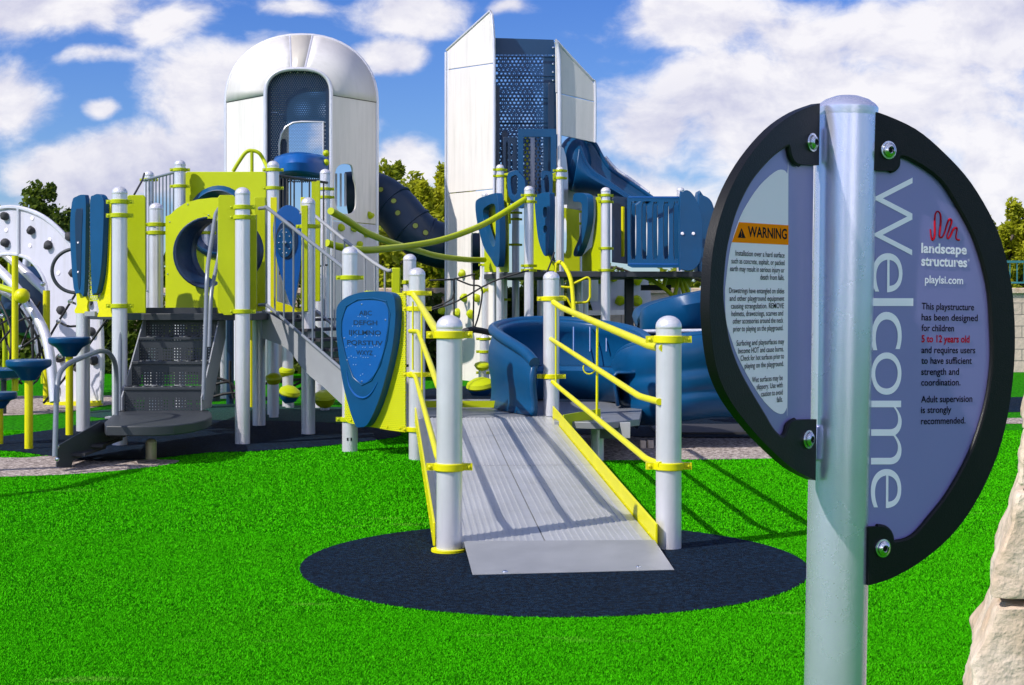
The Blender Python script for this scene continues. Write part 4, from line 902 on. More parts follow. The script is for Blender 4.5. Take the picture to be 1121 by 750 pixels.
def twall(xa, Da, xb, Db, ya, yb_, zlow, holes=(), name='wall_panel', m=PEARL, parent=at, th=.03):
    pl = Plane(xa, Da, xb, Db); a = pl.uv(xa, ya); b = pl.uv(xb, yb_); bm = B()
    extr(bm, pl, [(a[0], zlow), (b[0], zlow), b, a], [px(pl, h, 3) for h in holes], 0, -th); return obj(name, bm, m, parent, bevel=.004), pl
zs = P(0, 243, 21.7).z
slot = [(372.5,180.5),(383,180),(386,184),(387.5,195),(390,206),(390,225),(386,233),(377,234),(371,231),(367,220),(367,190)]
_, wl1 = twall(247.5, DO, 290.5, DI, spO+.5, spI+.5, zs)
_, wl2 = twall(362.5, DI, 412.5, DO, spI+.5, spO+.5, zs, [slot])
for xa, Da, xb, Db in ((247.5,DO,290.5,DI),(362.5,DI,412.5,DO)):
    pl = Plane(xa, Da, xb, Db); a = pl.uv(xa, 300); b = pl.uv(xb, 300); bm = B(); extr(bm, pl, [(a[0],0),(b[0],0),(b[0],zs-.012),(a[0],zs-.012)], [], 0, -.03); lw = obj('wall_panel', bm, GREYW, at)
for xa, xb, sgn in ((290.5,247.5,1),(362.5,412.5,1)):         # rear walls
    a = P(xa, 0, DI); b = P(xb, 0, DO); zt = P(0, spI, DI).z-.02
    bm = B(); hexa(bm, [Vector((a.x,DB,0)), Vector((b.x,DO+.03,0)), Vector((b.x,DO+.06,0)), Vector((a.x,DB+.03,0)), Vector((a.x,DB,zt)), Vector((b.x,DO+.03,zt)), Vector((b.x,DO+.06,zt)), Vector((a.x,DB+.03,zt))])
    if xa < 300: obj('wall_panel', bm, PEARL, at)
    else: bm.free()
for i, q in enumerate((11/24, 13/24)):                        # seams across the hood
    j = round(q*24); bm = B(); tube(bm, [si_[j], so_[j]], .022, 8); obj('seam', bm, WHITE, at)
for a, b in ((wl1.pt(247.5,spO,0), wl1.pt(290.5,spI,0)), (wl2.pt(362.5,spI,0), wl2.pt(412.5,spO,0))): bm = B(); tube(bm, [a+Vector((0,-.004,0)), b+Vector((0,-.004,0))], .008, 6); obj('seam', bm, DARK, at)
for ring, r in ((so_, .032), (si_, .03)):
    lo = [Vector((ring[0].x, ring[0].y, 0))]+ring+[Vector((ring[-1].x, ring[-1].y, 0))]; bm = B(); tube(bm, lo, r, 10); obj('edge_tube', bm, WHITE, at)
MESHB = mat('blue perforated steel', (.004,.040,.10), .38, .1, .1, 2, perf=('hex', .034, .0066, (1, 0)))
pm = Plane(290, DI+.14, 363, DI+.14)
bm = B(); mo = px(pm, [(291,195)]+[(326.5+35.5*c_, y_) for c_, y_ in ((-1,104),(-.99,94),(-.93,84),(-.78,78.5),(-.5,76.2),(0,75.8),(.5,76.2),(.78,78.5),(.93,84),(.99,94),(1,104))]+[(362,195)])
wn_ = px(pm, [(305.5,173.5),(305.5,158),(308,147),(313,139),(321,134.5),(330,133.5),(354,133.5),(354,173.5)])
extr(bm, pm, mo, [wn_], 0, -.006); mp_ = obj('mesh_screen', bm, MESHB, at, flat=True)
MESHW = mat('fine window mesh', (.05,.07,.12), .4, 0, .05, 2, perf=('hex', .024, .0108, (1, 0)))
bm = B(); extr(bm, pm, wn_, [], -.002, -.005); wd = obj('window', bm, MESHW, at, flat=True)
bm = B(); tube(bm, [pm.w(q, .01) for q in wn_], .016, 8, True); obj('frame', bm, WHITE, wd)
bm = B()
for x, y in [(294,y) for y in range(100,190,15)]+[(359,y) for y in range(100,190,15)]+[(x,79.5) for x in range(310,346,8)]: lathe(bm, pm.pt(x, y, .002), [(.016,0),(.012,.01),(0,.012)], 8, pm.n)
obj('bolts', bm, CHROME, mp_)
for x in (294.5, 359): bm = B(); a, b = pm.pt(x-2.2, 196, .012), pm.pt(x+2.2, 95, .03); box(bm, (a.x, b.y, a.z), (b.x, a.y, b.z)); obj('batten', bm, NAVY, at)
bm = B(); lathe(bm, (P(310,0,21.7).x, 21.75, 0), [(.05,2),(.05,P(0,152,21.7).z-.05),(.03,P(0,152,21.7).z)], 12); obj('post', bm, NAVY, at)
bm = B(); bk = [P(290.5,196,DB-.1), P(362.5,196,DB-.1)]; extr(bm, Plane(290, DB-.1, 363, DB-.1), px(Plane(290, DB-.1, 363, DB-.1), [(291,200),(291,100),(300,84),(330,80),(352,84),(361,100),(361,200)]), [px(Plane(290, DB-.1, 363, DB-.1), [(303,178),(303,132),(357,132),(357,178)])], 0, -.006); obj('mesh_screen', bm, mat('blue perforated steel, rear', (.002,.012,.03), .4, 0, .1, perf=('hex', .034, .0095, (1, 0))), at, flat=True)  # rear mesh given a darker colour as shade, muting its sunlit patch
# blue curved slide mouth under the screen
rows = []
for z_, o_ in ((172.5,0),(176,.10),(184,.17),(191,.15),(196,.05)):
    rows.append([P(302+58*i/14, z_-1.5*math.sin(math.pi*i/14)+(.0 if z_ < 190 else 1.5*(i/14)), 20.9)+Vector((0, -o_-.45*math.sin(math.pi*i/14), 0)) for i in range(15)])
bm = B(); loft(bm, rows); obj('slide_hood', bm, BLUEL, at, solid=.03)
for x, y in ((357,178),(357,168)): bm = B(); bmesh.ops.create_uvsphere(bm, u_segments=10, v_segments=8, radius=.05); bmesh.ops.translate(bm, verts=bm.verts, vec=P(x, y, 20.7)); obj('clamp', bm, LIME, at)
bm = B()
for x in (368, 373, 378): tube(bm, [P(x, 190, 21.9), P(x, 226, 21.9)], .018, 6)
tube(bm, [P(389.5,186,21.9), P(389.5,228,21.9)], .018, 6); obj('slot_bars', bm, GREYW, at)
for x, y in ((372,249),(386,250),(400,256),(392,268),(404,236)): hold(wl2, x, y, at, LIME, .06)
# blue tube with round port holes
tb = thing('tube_slide', (-1.6, 21.8, 0), 'dark blue ribbed tube with small port holes between the two towers', 'tube slide')
TUBE = mat('dark blue tube', (.003,.022,.055), .42, 0, .12, 3, .04, 90)
cp = crom([P(380,213,23.3), P(398,212,23.3), P(416,216,23.2), P(434,230,23.1), P(450,249,23.0), P(466,263,23.0), P(490,270,23.1), P(520,272,23.4)], 8)
rr = [.37]*len(cp)
bm = B(); tube(bm, cp, rr, 28, cap=False); obj('tube_body', bm, TUBE, tb)
for j in (12, 22, 32, 40):
    if j < len(cp)-1:
        d_ = (cp[j+1]-cp[j]).normalized(); bm = B(); lathe(bm, cp[j], [(.37,-.02),(.395,-.018),(.395,.018),(.37,.02)], 28, d_); obj('flange', bm, TUBE, tb)
PORT = mat('port hole glow through', (.30,.36,.04), .4)  # olive disc colour stands for the lit trees seen through the holes
for j, up in ((14,.0),(18,.05),(24,.02),(28,-.1),(34,.02),(38,.05),(10,.1)):
    d_ = (cp[j+1]-cp[j]).normalized(); n_ = Vector((-d_.z*up*2, -1, .25+up)); n_ = (n_-d_*n_.dot(d_)).normalized()
    bm = B(); lathe(bm, cp[j]+n_*.365, [(.055,0),(.055,.012),(.042,.012),(.042,.004)], 16, n_, False); pr2 = obj('port_hole', bm, DARK, tb)
    bm = B(); lathe(bm, cp[j]+n_*.369, [(.044,0),(.044,.004)], 16, n_); obj('glow_disc', bm, PORT, pr2)

# ================================================================ pointed tower
pt2 = thing('pointed_tower', (.1, 22, 0), 'white tower with a sharp slanted peak and tall blue mesh screen, right of the two', 'tower')
pw = Plane(488, 22.6, 541, 21.2)
def piece(pl, pts, name='wall_panel', m=PEARL, parent=pt2, th=.03, holes=(), zl_=None):
    bm = B(); q = px(pl, pts)
    if zl_ is not None: q = [(u_, zl_ if v_ < zl_ else v_) for u_, v_ in q]
    extr(bm, pl, q, [px(pl, h, 2) for h in holes], 0, -th); return obj(name, bm, m, parent, bevel=.004)
piece(pw, [(489,76),(489,56),(512,34),(534,13.5),(536.5,11.5),(538.5,16),(540.5,40),(541,68.5)])
piece(pw, [(489,211.5),(489,77),(541,69.5),(541,206.5)])
piece(pw, [(489,420),(489,212.5),(541,207.5),(541,420)], zl_=0.0, holes=[[(515.5,259),(518,255.5),(523,255.5),(525.5,259),(525.5,303),(523,306.5),(518,306.5),(515.5,303)]])
for x in (487.3, 490.2): bm = B(); a = pw.pt(x, 57, -.02); tube(bm, [Vector((a.x, a.y, 0)), a], .028, 8); obj('edge_tube', bm, WHITE, pt2)
bm = B(); a = pw.pt(541, 60, 0); tube(bm, [Vector((a.x, a.y, 0)), a, pw.pt(540,38,0), pw.pt(538.5,17,0), pw.pt(536.5,12,0), pw.pt(489,55,0)], .02, 8); obj('edge_tube', bm, WHITE, pt2)
pe = Plane(608, 21.2, 651, 21.42)
piece(pe, [(609,101),(608.5,44.5),(611,44),(616,50),(634,72),(648,87.5),(651,94),(651,111)], m=SHELL)
piece(pe, [(610,147),(609.5,102),(651,112),(651,156)], m=PEARL)
bm = B(); tube(bm, crom([pe.pt(608,46,.02), pe.pt(610,52,.02), pe.pt(611.5,70,.02), pe.pt(612,110,.02), pe.pt(612,162,.02), pe.pt(612,215,.02)], 4), .030, 10); obj('edge_tube', bm, WHITE, pt2)
bm = B(); tube(bm, crom([pe.pt(608,43.5,.0), pe.pt(634,72,0), pe.pt(648,87,0), pe.pt(651.5,95,0), pe.pt(651.5,156,0)], 3), .022, 8); obj('edge_tube', bm, WHITE, pt2)
# lower fin of the right wall
piece(Plane(612, 21.3, 626, 21.5), [(612,224),(612,163),(614,160),(617,162),(620,172),(622,190),(622,224)], name='fin', m=WHITE, th=.06)
piece(Plane(622, 21.9, 655, 22.3), [(622,330),(622,198),(655,198),(655,330)], m=PEARL)
MESHC = mat('blue perforated steel, tall screen', (.004,.045,.14), .38, .1, .1, 2, perf=('hex', .066, .0215, (1, 0)))
MESHS = mat('blue solid steel', (.006,.045,.12), .4, .1, .1, 2)
pf = Plane(541, 21.55, 609, 21.55)
piece(pf, [(541,60),(541.5,41.5),(606,43.5),(609,60)], name='screen_head', m=MESHS, th=.01)
piece(pf, [(541,215),(541,60.5),(594,60.5),(594,215)], name='mesh_screen', m=MESHC, th=.006)
piece(pf, [(594.5,215),(594.5,60.5),(609.5,60.5),(610.5,215)], name='screen_side', m=MESHS, th=.01)
pbk = Plane(541, 23.2, 609, 23.2); piece(pbk, [(545,225),(545,50),(600,50),(600,225)], name='mesh_screen', m=mat('blue perforated steel, back', (.005,.05,.15), .4, 0, .1, perf=('hex', .060, .0205, (1, 0))), th=.006)
for y in (62, 83, 107, 134): piece(Plane(541,21.5,609,21.5), [(542,y+.9),(542,y),(607,y),(607,y+.9)], name='batten', m=NAVY, th=.02)
for y in range(52, 150, 9): bm = B(); lathe(bm, P(605.5, y, 21.5), [(.02,0),(.016,.01),(0,.012)], 8, Vector((0,-1,0))); obj('bolt', bm, CHROME, pt2)
for x0, x1, y in ((541.5,547,94),(549,556,143),(600,607,90)):
    piece(Plane(x0,21.3,x1,21.3), [(x0,300),(x0,y+3),(x0+1.5,y),(x1-1.5,y),(x1,y+3),(x1,300)], name='upright', m=NAVY, th=.08)
piece(Plane(556,21.0,610,21.0), [(567,200),(567,141),(609,141),(609,200),(603,200),(603,150),(573,150),(573,200)], name='portal', m=BLUE, th=.05)
piece(Plane(550,21.2,567,21.2), [(551,222),(551,150),(566,150),(566,222)], name='slotted_panel', m=NAVY, th=.04, holes=[[(559,158),(561,158),(561,170),(559,170)],[(559,176),(561,176),(561,190),(559,190)],[(554,158),(556,158),(556,190),(554,190)]])
for x, r, m_ in ((577,.045,LIME),(583,.06,GREYW),(588.5,.05,GREY),(597,.035,WHITE)): bm = B(); a = P(x, 148, 21.6); tube(bm, [Vector((a.x, a.y, 1.6)), a], r, 12); obj('pole', bm, m_, pt2)
for x, y in ((502,342),(486,340),(510,326),(524,326.5),(517,344),(508,300),(533,318)): hold(pw, x, y, pt2, LIME, .07)
# open blue chute leaving the pointed tower
ch_ = thing('chute_slide', (1.3, 21.3, 0), 'blue open chute slide leaving the right side of the pointed tower', 'chute slide')
st3 = [((634,160),(639,152),(627,205)),((637,168),(650,156),(633,208)),((641,178),(658,170),(645,210)),((650,189),(667,184),(660,214)),((666,200),(685,197),(676,220)),((683,212),(706,211),(694,231)),((705,228),(728,227),(716,246))]
rows = []
for a_, f_, b_ in st3:
    N_, F_, b0 = P(*a_, 21.0), P(*f_, 21.75), P(*b_, 21.35); b1 = b0+Vector((0,-.25,.02)); b2 = b0+Vector((0,.2,.0))
    rows.append(crom([N_, N_.lerp(b1, .55)+Vector((0,-.14,0)), b1, b2, F_.lerp(b2, .55)+Vector((0,.10,0)), F_], 4))
rows = [[Vector(q) for q in col] for col in zip(*[crom([r_[i] for r_ in rows], 4) for i in range(len(rows[0]))])]
bm = B(); loft(bm, rows); obj('chute', bm, BLUE, ch_, solid=.03)
for k_ in (0, -1): bm = B(); tube(bm, [r_[k_] for r_ in rows], .033, 8); obj('lip', bm, BLUE, ch_)
bm = B(); bmesh.ops.create_uvsphere(bm, u_segments=24, v_segments=16, radius=1)
for v in bm.verts: v.co = P(629,179,21.9)+Vector((v.co.x*.27, v.co.y*.45, v.co.z*.43))
obj('hood', bm, BLUE, ch_)
bm = B(); tube(bm, crom([P(662,172,21.9), P(674,186,21.9), P(690,197,21.9), P(710,212,21.8)], 4), .035, 8); obj('hand_rail', bm, WHITE, ch_)
# ================================================================ raised central deck
cd = thing('play_deck', (.8, 20.5, 0), 'tall central deck with lime panels and blue loop handles in front of the pointed tower', 'play deck')
for x, y, D, cl in ((579,203.5,19.2,(214,221,291,296)),(663,205,19.2,(214,221,272,296)),(547.5,180,20.6,(186,193)),(613,182.5,20.6,(187,195)),(564.5,217,22.4,(233,240,268)),(531.5,210,21.4,(222,232,290)),(634,228,22,(232,245)),(745,205,21.5,())):
    post(cd, x, y, D, cl, r=.0635 if D < 20 else .058, ear_rz=.4)
for x, D in ((542,22),(551,21.5),(592,23),(640,22.5)): post(cd, x, 302, D, ((328,) if x == 551 else ()), r=.06)
bm = B(); a = P(672,300,22.3); box(bm, (P(684,0,21).x, 21, 0), (P(694,0,21).x, 21.13, P(0,300,21).z)); obj('column', bm, GREY, cd, bevel=.02)
zc = P(0,297,19.2).z
poly_slab([(P(530,0,21.4).x,21.3),(P(579,0,19.2).x-.02,19.3),(P(663,0,19.2).x,19.3),(P(770,0,19.2).x,19.3),(P(770,0,21).x,21.2),(P(560,0,22.5).x,22.5)], zc, zc-.075, 'platform', GREY, cd)
def lpanel(pts, xa, Da, xb, Db, holes=(), m=LIME, th=.02): 
    pl = Plane(xa, Da, xb, Db); bm = B(); extr(bm, pl, px(pl, pts), [px(pl, h, 2) for h in holes], 0, -th); return obj('panel', bm, m, cd, bevel=.004)
lpanel([(530,298),(530,226),(534,223),(551,219),(556,223),(556,298)], 530, 21.2, 556, 20.2, m=LIME)
lpanel([(584,295),(584,216),(594,214),(597,250),(603,285),(611,290),(611,297)], 584, 19.9, 611, 19.4)
lpanel([(615,297),(615.5,227),(634,230),(635,297)], 615, 20.9, 635, 20.9, [[(617,242),(620,242),(620,274),(617,274)]])
lpanel([(637,297),(637,280),(648,270),(652,235),(652,216),(657,215),(658,297)], 637, 20.0, 658, 19.3)
lpanel([(551,245),(551,190),(557,189),(559,245)], 551, 20.75, 559, 20.7); lpanel([(604,215),(604,190),(610,188),(610,215)], 604, 20.75, 610, 20.75)
lpanel([(660,297),(658.5,217),(656.5,216),(657,297)], 656, 19.35, 660, 19.3)
lh = thing
def loop(out, holes, xa, Da, xb, Db, lab, th=.09):
    pl = Plane(xa, Da, xb, Db); bm = B(); extr(bm, pl, px(pl, out, 3), [px(pl, h, 3) for h in holes], .11, .11-th)
    o = obj('handle_loop', bm, BLUE, cd, bevel=.02, seg=3, label=lab)
loop([(528,224),(531,218),(540,214.5),(548.5,212),(552,214),(554.5,238),(555,265),(554,289),(550.4,292),(545,283),(537,270),(530,244)], [[(536.4,233),(539,227),(549,223.5),(550.5,238),(549.8,267),(545.5,268),(538.5,248)]], 530, 21.1, 556, 20.1, 'wide triangular blue loop handle')
loop([(592.4,218),(596,213),(606.4,211),(609,216),(609,245),(608,272),(605.5,280),(602,278.5),(597,265),(594.5,248)], [[(602,228),(605.5,228),(605.5,238),(602,238)],[(602.3,248),(605.5,248),(605.5,255),(602.3,255)]], 584, 19.85, 611, 19.35, 'blue loop handle with two slots')
loop([(635.4,216),(638,211.5),(649,213),(651.6,221.6),(651,244),(645.6,266),(639,280),(635.8,279),(637,272),(643.5,256),(645,232),(644,222),(636,221)], [], 637, 19.9, 658, 19.2, 'open hooked blue handle')
loop([(557.5,195),(560,189),(568,187),(571,190),(577,199),(577,225),(569,228),(565,222),(559,215)], [[(561.5,196),(567,192.5),(569,196),(568,212),(563,212)]], 551, 20.7, 577, 20.6, 'smaller blue loop handle')
loop([(592.5,192),(595,188),(603,189),(605,194),(604.5,211),(603,222),(594,222)], [[(596,195),(600,194),(601,210),(597,210)]], 590, 20.7, 606, 20.7, 'small upright blue loop handle')
piece(Plane(577,21.9,594,21.9), [(577,215),(577,201),(593,201),(593,215)], name='panel', m=BLUE, parent=cd, th=.05)
# lime ladder rails
bm = B(); tube(bm, crom([P(609,290,19.1), P(613,287,19.0), P(619,293,18.9), P(625,307,18.8), P(627.5,330,18.7), P(629,354,18.6)], 5), .028, 10); ld = obj('ladder', bm, YEL, cd)
for l in ([(609,289),(608,300),(604,304)],[(627,311),(643,303.5),(646,306),(646,326),(643,331),(630,331.5)],[(614,314),(626,315)],[(612,325),(620,325),(628,340)],[(613,350),(629,352)]): bm = B(); tube(bm, fillet([P(x, y, 18.8) for x, y in l], .06), .016, 8); obj('rung', bm, YEL, ld)
bm = B()
for l in ([(579,296),(540,308),(500,330),(470,340)],[(470,338),(495,327),(497,307),(500,305),(520,300)],[(497,307),(497,345)],[(500,306),(515,312),(524,313),(528,320),(524,345),(519,360)],[(519,302),(518,358)],[(598,300),(604,285),(607,276)],[(470,307),(497,306)]):
    tube(bm, crom([P(x, y, 18.9) for x, y in l], 3), .013, 6)
obj('rope', bm, BLACK, cd)
bm = B(); tube(bm, crom([P(508,363,18), P(520,361,18), P(540,365,18.5)], 3), .04, 8); obj('rope', bm, BLACK, cd)
# long curved lime handrails of the sagging bridge
br = thing('bridge_rails', (-.5, 18, 0), 'two long curved lime pipes sagging between the decks', 'bridge rails')
for l, r in (([(358,266,15),(375,271,15.2),(400,273.8,15.6),(425,272,16.2),(447,269.5,16.8),(480,263.5,17.5),(512,253,18.2),(538,241,18.8),(578,216,19.2)], .040),
             ([(362,231,15.2),(378,240,15.6),(400,254,16.4),(428,265.5,17.4),(456,274,18.4),(480,280.5,19.3),(512,284.3,20.3),(530,284.5,20.9)], .040)):
    bm = B(); tube(bm, crom([P(*q) for q in l], 6), r, 12); obj('pipe', bm, LIME, br)
# slotted blue tunnel bridge
sb_ = thing('barrier_wall', (2.2, 19.2, 0), 'blue moulded barrier with five tall slots ending in a rounded shield', 'barrier')
pl = Plane(670, 19.3, 745, 19.0)
def slotp(x, w_=2.9, y0=222, y1=283): return [(x-w_,y0+4),(x,y0),(x+w_,y0+4),(x+w_,y1-4),(x,y1),(x-w_,y1-4)]
bm = B(); extr(bm, pl, px(pl, [(687,291),(686.5,216.5),(689,215),(743,215),(745,217),(745,293),(692,293)]), [px(pl, slotp(x), 2) for x in (693.2,705.3,717.2,729,740)], 0, -.05); obj('slotted_panel', bm, BLUE, sb_, bevel=.012, seg=3)
bm = B(); p5 = Plane(686, 19.9, 745, 19.7); extr(bm, p5, px(p5, [(687,288),(687,220),(745,220),(745,288)]), [px(p5, slotp(x, 2.6), 2) for x in (698,710,722,734)], 0, -.04); obj('inner_panel', bm, BLUE, sb_, bevel=.006)
bm = B(); extr(bm, Plane(670, 19.35, 688, 19.35), px(Plane(670, 19.35, 688, 19.35), [(670,287),(670,217),(674,215),(687,216),(687,289)]), [px(Plane(670, 19.35, 688, 19.35), [(680,226),(684,226),(684,281),(680,281)])], 0, -.05); obj('end_panel', bm, NAVY, sb_, bevel=.006)
bm = B(); a = P(682, 225, 19.8); tube(bm, [P(682,225,19.8), P(682,283,19.8)], .03, 8); obj('pole', bm, YEL, sb_)
bm = B(); slab(bm, P(688,289,18.95), P(743,289.5,18.9), .012, .012); slab(bm, P(688,216,18.97), P(743,216,18.93), .014, .012); obj('rib', bm, BLUEL, sb_, bevel=.004)
psh = Plane(743, 18.85, 770, 18.85)
bm = B(); extr(bm, psh, px(psh, [(743,290),(744,216),(747,211),(750.5,208.5),(756,211),(762,220),(767,235),(768.5,250),(768,275),(765,288),(757,296),(746,295)], 3), [], .06, -.06); sh = obj('shield', bm, BLUE, sb_, bevel=.03, seg=4)
for x in (746.5, 758.5): bm = B(); lathe(bm, psh.pt(x, 256, .06), [(.022,0),(.018,.012),(0,.014)], 12, psh.n); obj('bolt', bm, WPRT, sh)
bm = B(); rows = [[P(762+10*math.sin(a), 262-46*math.cos(a), 19.0+d_) for a in [math.pi*k_/12 for k_ in range(13)]] for d_ in (0, .5)]
psh2 = Plane(765, 19.6, 785, 19.6); extr(bm, psh2, px(psh2, [(762,297),(762,215),(768,215),(775,219),(779,227),(782,245),(783,297)], 3), [], .2, -.2); obj('shield', bm, BLUE, sb_, bevel=.05, seg=4)
# ================================================================ parts seen beneath the raised deck
cw = thing('climbing_wall', (2.1, 23.4, 0), 'white climbing wall with lime holds below the blue barrier', 'climbing wall')
pcw = Plane(640, 23.4, 715, 23.4)
bm = B(); q = px(pcw, [(640,300),(708,300),(712,318),(714,343),(650,343),(646,330)]); extr(bm, pcw, q, [], 0, -.05); obj('wall_sheet', bm, GREYW, cw)
bm = B(); slab(bm, P(644,342.5,23.3), P(712,341.5,23.3), .03, .04); obj('rail', bm, WHITE, cw)
for x in (652, 700): bm = B(); a = P(x, 343, 23.4); tube(bm, [Vector((a.x, a.y, 0)), a], .05, 10); obj('post', bm, GREY, cw)
for x, y in ((679,329),(697,329),(697,307),(672,303),(656,305)): hold(pcw, x, y, cw, LIME, .09)
cl2 = thing('climber', (2.6, 20.4, 0), 'lime curved climber rails below the blue barrier wall', 'climber')
for l in ([(694,301),(710,305),(724,313),(739,326)],[(729,303),(726,316)],[(744,302),(738,326)],[(744,302),(750,326)],[(744,302),(751,313),(754,321)]): bm = B(); tube(bm, crom([P(x, y, 20.2) for x, y in l], 4), .03, 8); obj('rail', bm, LIME, cl2)
bm = B(); a, b = P(729,315,20.8), P(756,302,20.85); box(bm, a, b); obj('panel', bm, LIME, cl2); bm = B(); a, b = P(702,318,20.6), P(734,312,20.7); box(bm, a, b); obj('beam', bm, DARK, cl2)
a = P(752,300,21); bm = B(); tube(bm, [Vector((a.x, a.y, 0)), a], .06, 12); obj('post', bm, WHITE, cl2)
# lime saucer seats on posts
for i, (x, y, D, w_, h_, lab, tilt) in enumerate(((299.5,414,15.0,9.2,5,'lime saucer seat on the silver post left of its cluster',0),(314,406,16.6,9,5,'upper lime saucer seat on the middle post',0),(317,430,16.4,12,7,'large tilted lime saucer below the upper middle seat',.25),(355.5,435,16.0,13,7,'wide lime saucer half hidden behind the grey stair',0),(528,400,18.6,9,3.5,'thin lime saucer on the post beside the ramp landing',0),(526,422,18.4,16,7.5,'lime topped blue saucer low behind the ramp landing',-.12))):
    c = P(x, y, D); t = thing('saucer_seat', (c.x, c.y, 0), lab, 'saucer seat', 'saucer seats'); R = w_/F*D; h = h_/F*D
    q = Vector((math.sin(tilt), -.25, 1)).normalized()
    bm = B(); lathe(bm, c, [(0,h*1.0),(R*.5,h*.95),(R*.9,h*.5),(R,0),(R*.9,-h*.3)], 24, q); obj('seat', bm, LIME, t)
    bm = B(); lathe(bm, c-q*h*.25, [(R*.92,0),(R*.75,-h*.8),(R*.3,-h*1.5),(0,-h*1.5)], 24, q); obj('underside', bm, BLUE if i in (2,5) else LIME, t)
    bm = B(); tube(bm, [Vector((c.x, c.y+.02, 0)), c], .05, 12); obj('post', bm, WHITE, t)
t = thing('support_post', (P(530,0,18.9).x, 18.9, 0), 'silver post with lime clamps standing left of the blue curved bench', 'post')
post(t, 530.5, 366, 18.9, (371, 385, 408))
# ground net
gn = thing('ground_net', (-3.3, 16.5, 0), 'black rope web low to the ground below the tunnel deck', 'rope net')
bm = B()
for l in ([(225,424),(250,418),(262,428),(290,420),(330,415)],[(228,436),(255,430),(290,436),(330,425)],[(252,395),(252,418),(256,436)],[(225,410),(252,418)],[(300,430),(322,422),(340,412)],[(262,436),(280,438),(300,436)]): tube(bm, crom([P(x, y, 16.8) for x, y in l], 3), .018, 6)
obj('rope_web', bm, BLACK, gn)
for x, D, y0, m_ in ((252,17,330,NAVY),(237,17.5,330,GREY),(275.5,16.5,300,YEL)): bm = B(); a = P(x, y0, D); tube(bm, [Vector((a.x, a.y, 0)), a], .045, 10); obj('pole', bm, m_, gn)
# ================================================================ curved blue bench wall and the spiral slide
cb_ = thing('curved_bench', (.7, 12, 0), 'blue moulded curved bench with a rolled rim at the head of the ramp', 'bench')
zb = dz+.002
rim = [P(585,397,11.15), P(575,386,11.3), P(560,376,11.55), P(546,367,11.9), P(540,361,12.25), P(543,357.5,12.6), P(553,354.5,12.9), P(570,352,13.1), P(595,351,13.2), P(625,352,13.2), P(655,355,13.1), P(685,360,12.8), P(705,368,12.4), P(715,380,11.9)]
rim = crom(rim, 3); N = len(rim); rows = []
cen = Vector((.65, 12.0, 0))
for j in range(9):
    t = j/8; row = []
    for i, p in enumerate(rim):
        d_ = Vector((p.x-cen.x, p.y-cen.y, 0)); d_ = d_.normalized() if d_.length else Vector((1,0,0))
        bulge = .0+.05*math.sin(t*math.pi)-.02*math.sin(t*2*math.pi)+(.05*(1-t)**4)-(.03 if t > .98 else 0)
        z = zb+(p.z-zb)*(t); row.append(Vector((p.x, p.y, 0))+d_*(-.04+bulge*1.0)*1+Vector((0,0,z)))
    rows.append(row)
bm = B(); loft(bm, rows); obj('wall', bm, BLUE, cb_, solid=.05)
bm = B(); tube(bm, rim, .045, 12); obj('rim', bm, BLUE, cb_)
# seat ledge inside
ins = []; mid = []
for p in rim[9:]:
    d_ = Vector((cen.x-p.x, cen.y-p.y, 0)).normalized(); ins.append((p, d_))
rows = [[Vector((p.x, p.y, zb+.30))+d_*.02 for p, d_ in ins], [Vector((p.x, p.y, zb+.30))+d_*.30 for p, d_ in ins], [Vector((p.x, p.y, zb+.27))+d_*.33 for p, d_ in ins], [Vector((p.x, p.y, zb+.02))+d_*.29 for p, d_ in ins]]
bm = B(); loft(bm, rows); obj('seat', bm, BLUE, cb_, solid=.02)
for x in (628, 646, 664):
    a = P(x, 360, 13.1); bm = B(); tube(bm, [P(x, 358, 13.05), P(x, 385, 12.95)], .008, 6); obj('rib', bm, BLUEL, cb_)
ss = thing('spiral_slide', (1.5, 11.2, 0), 'large bulging blue spiral slide behind the welcome sign', 'spiral slide')
path = crom([P(676,392,12.75), P(682,384,12.4), P(697,378,12.05), P(720,374,11.85), P(750,369,11.75), P(785,366,11.8), P(830,370,12.0), P(870,376,12.5), P(890,380,13.3), P(880,380,14.2)], 4)
prof = [(0,0),(.03,-.03),(.05,-.10),(.048,-.18),(.036,-.25),(.046,-.31),(.04,-.37),(.026,-.42),(.03,-.48),(.0,-.56),(-.08,-.62)]
cen2 = Vector((2.2, 13.9, 0)); prof = [(a*1.08, b*1.1) for a, b in prof]; rows = []
pf_ = crom([Vector((a, b, 0)) for a, b in prof], 3)
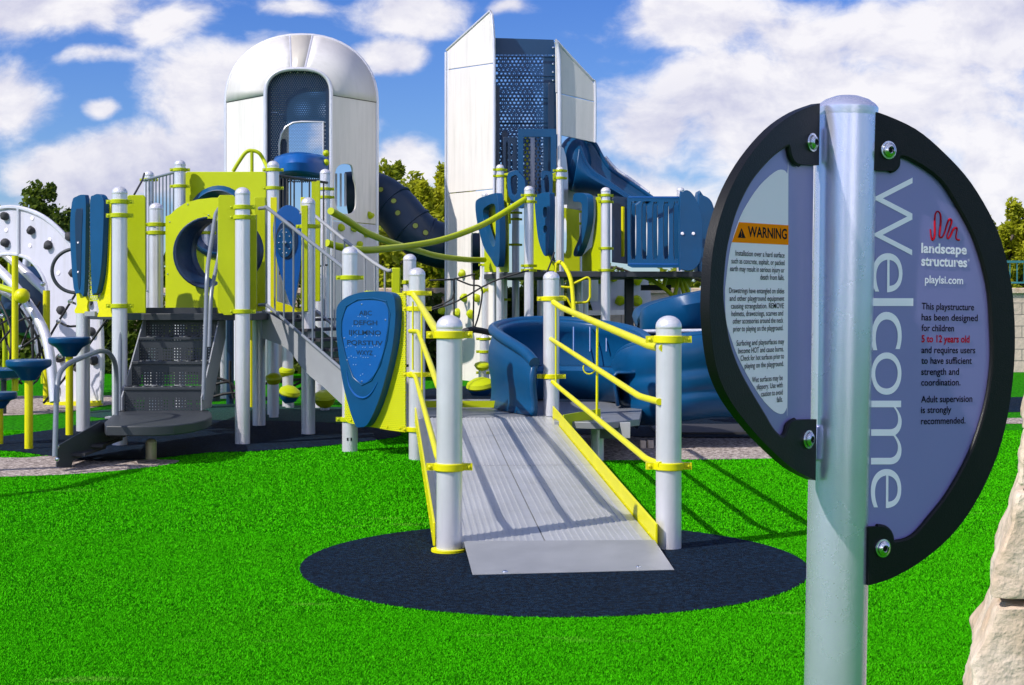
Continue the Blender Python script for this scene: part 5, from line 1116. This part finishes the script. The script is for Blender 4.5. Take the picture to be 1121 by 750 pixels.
for q in pf_:
    row = []
    for i, p in enumerate(path):
        d_ = Vector((p.x-cen2.x, p.y-cen2.y, 0)).normalized(); tt = i/len(path)
        s_ = min(1, .92+.3*tt); row.append(Vector((p.x, p.y, p.z+q.y*s_))+d_*(q.x*1.5)-Vector((0,0,0)) + Vector((.07*max(0,1-i/8)*(-q.y)*2.2, 0, 0)))
    rows.append(row)
bm = B(); loft(bm, rows); obj('chute_wall', bm, BLUE, ss, solid=.04)
bm = B(); tube(bm, path, .035, 10); obj('rim', bm, BLUE, ss)
# inner floor of the chute
rows = [[p-Vector((0,0,.05)) for p in path], [p+(cen2-Vector((p.x,p.y,0))).normalized()*.35-Vector((0,0,.35)) for p in path], [p+(cen2-Vector((p.x,p.y,0))).normalized()*.8-Vector((0,0,.3)) for p in path]]
bm = B(); loft(bm, rows); obj('chute_floor', bm, BLUE, ss, solid=.03)
# upper turn
up = crom([P(702,347,14.2), P(706,339,13.9), P(722,332,13.7), P(745,326,13.5), P(775,320,13.5), P(820,312,13.8)], 4)
rows = [[p+Vector((0, o_[0], -o_[1]*(1+.5*i/len(up)))) for i, p in enumerate(up)] for o_ in ((.9,.0),(.5,.1),(.12,.0),(0,0),(-.03,.06),(-.01,.12),(.0,.14),(.02,.20),(.10,.26))]
bm = B(); loft(bm, rows); obj('chute_wall', bm, BLUE, ss, solid=.035)
for x, D in ((830, 12.6), (880, 12.0)): a = P(x, 320, D); bm = B(); tube(bm, [Vector((a.x, a.y, 0)), a], .06, 12); obj('post', bm, WHITE, ss)
bm = B(); box(bm, P(720,478,13.0), P(860,464,13.9)); obj('shade_base', bm, DARK, ss)  # base box coloured dark for the shadow beneath the slide
rail([P(700,363,12.6), P(775,362,12.6)], .018, 'rail', WHITE, ss, f=0)
rs = thing('kerb_blocks', (P(702,489,0.1).x, 10, 0), 'pair of small pale blocks on the beige path behind the ramp post', 'blocks')
for x in (703.5, 712): c = G(x, 491); bm = B(); obox(bm, (P(x,0,c.y).x, c.y, .035), .026, .03, .033); obj('block', bm, STONE, rs, bevel=.008)
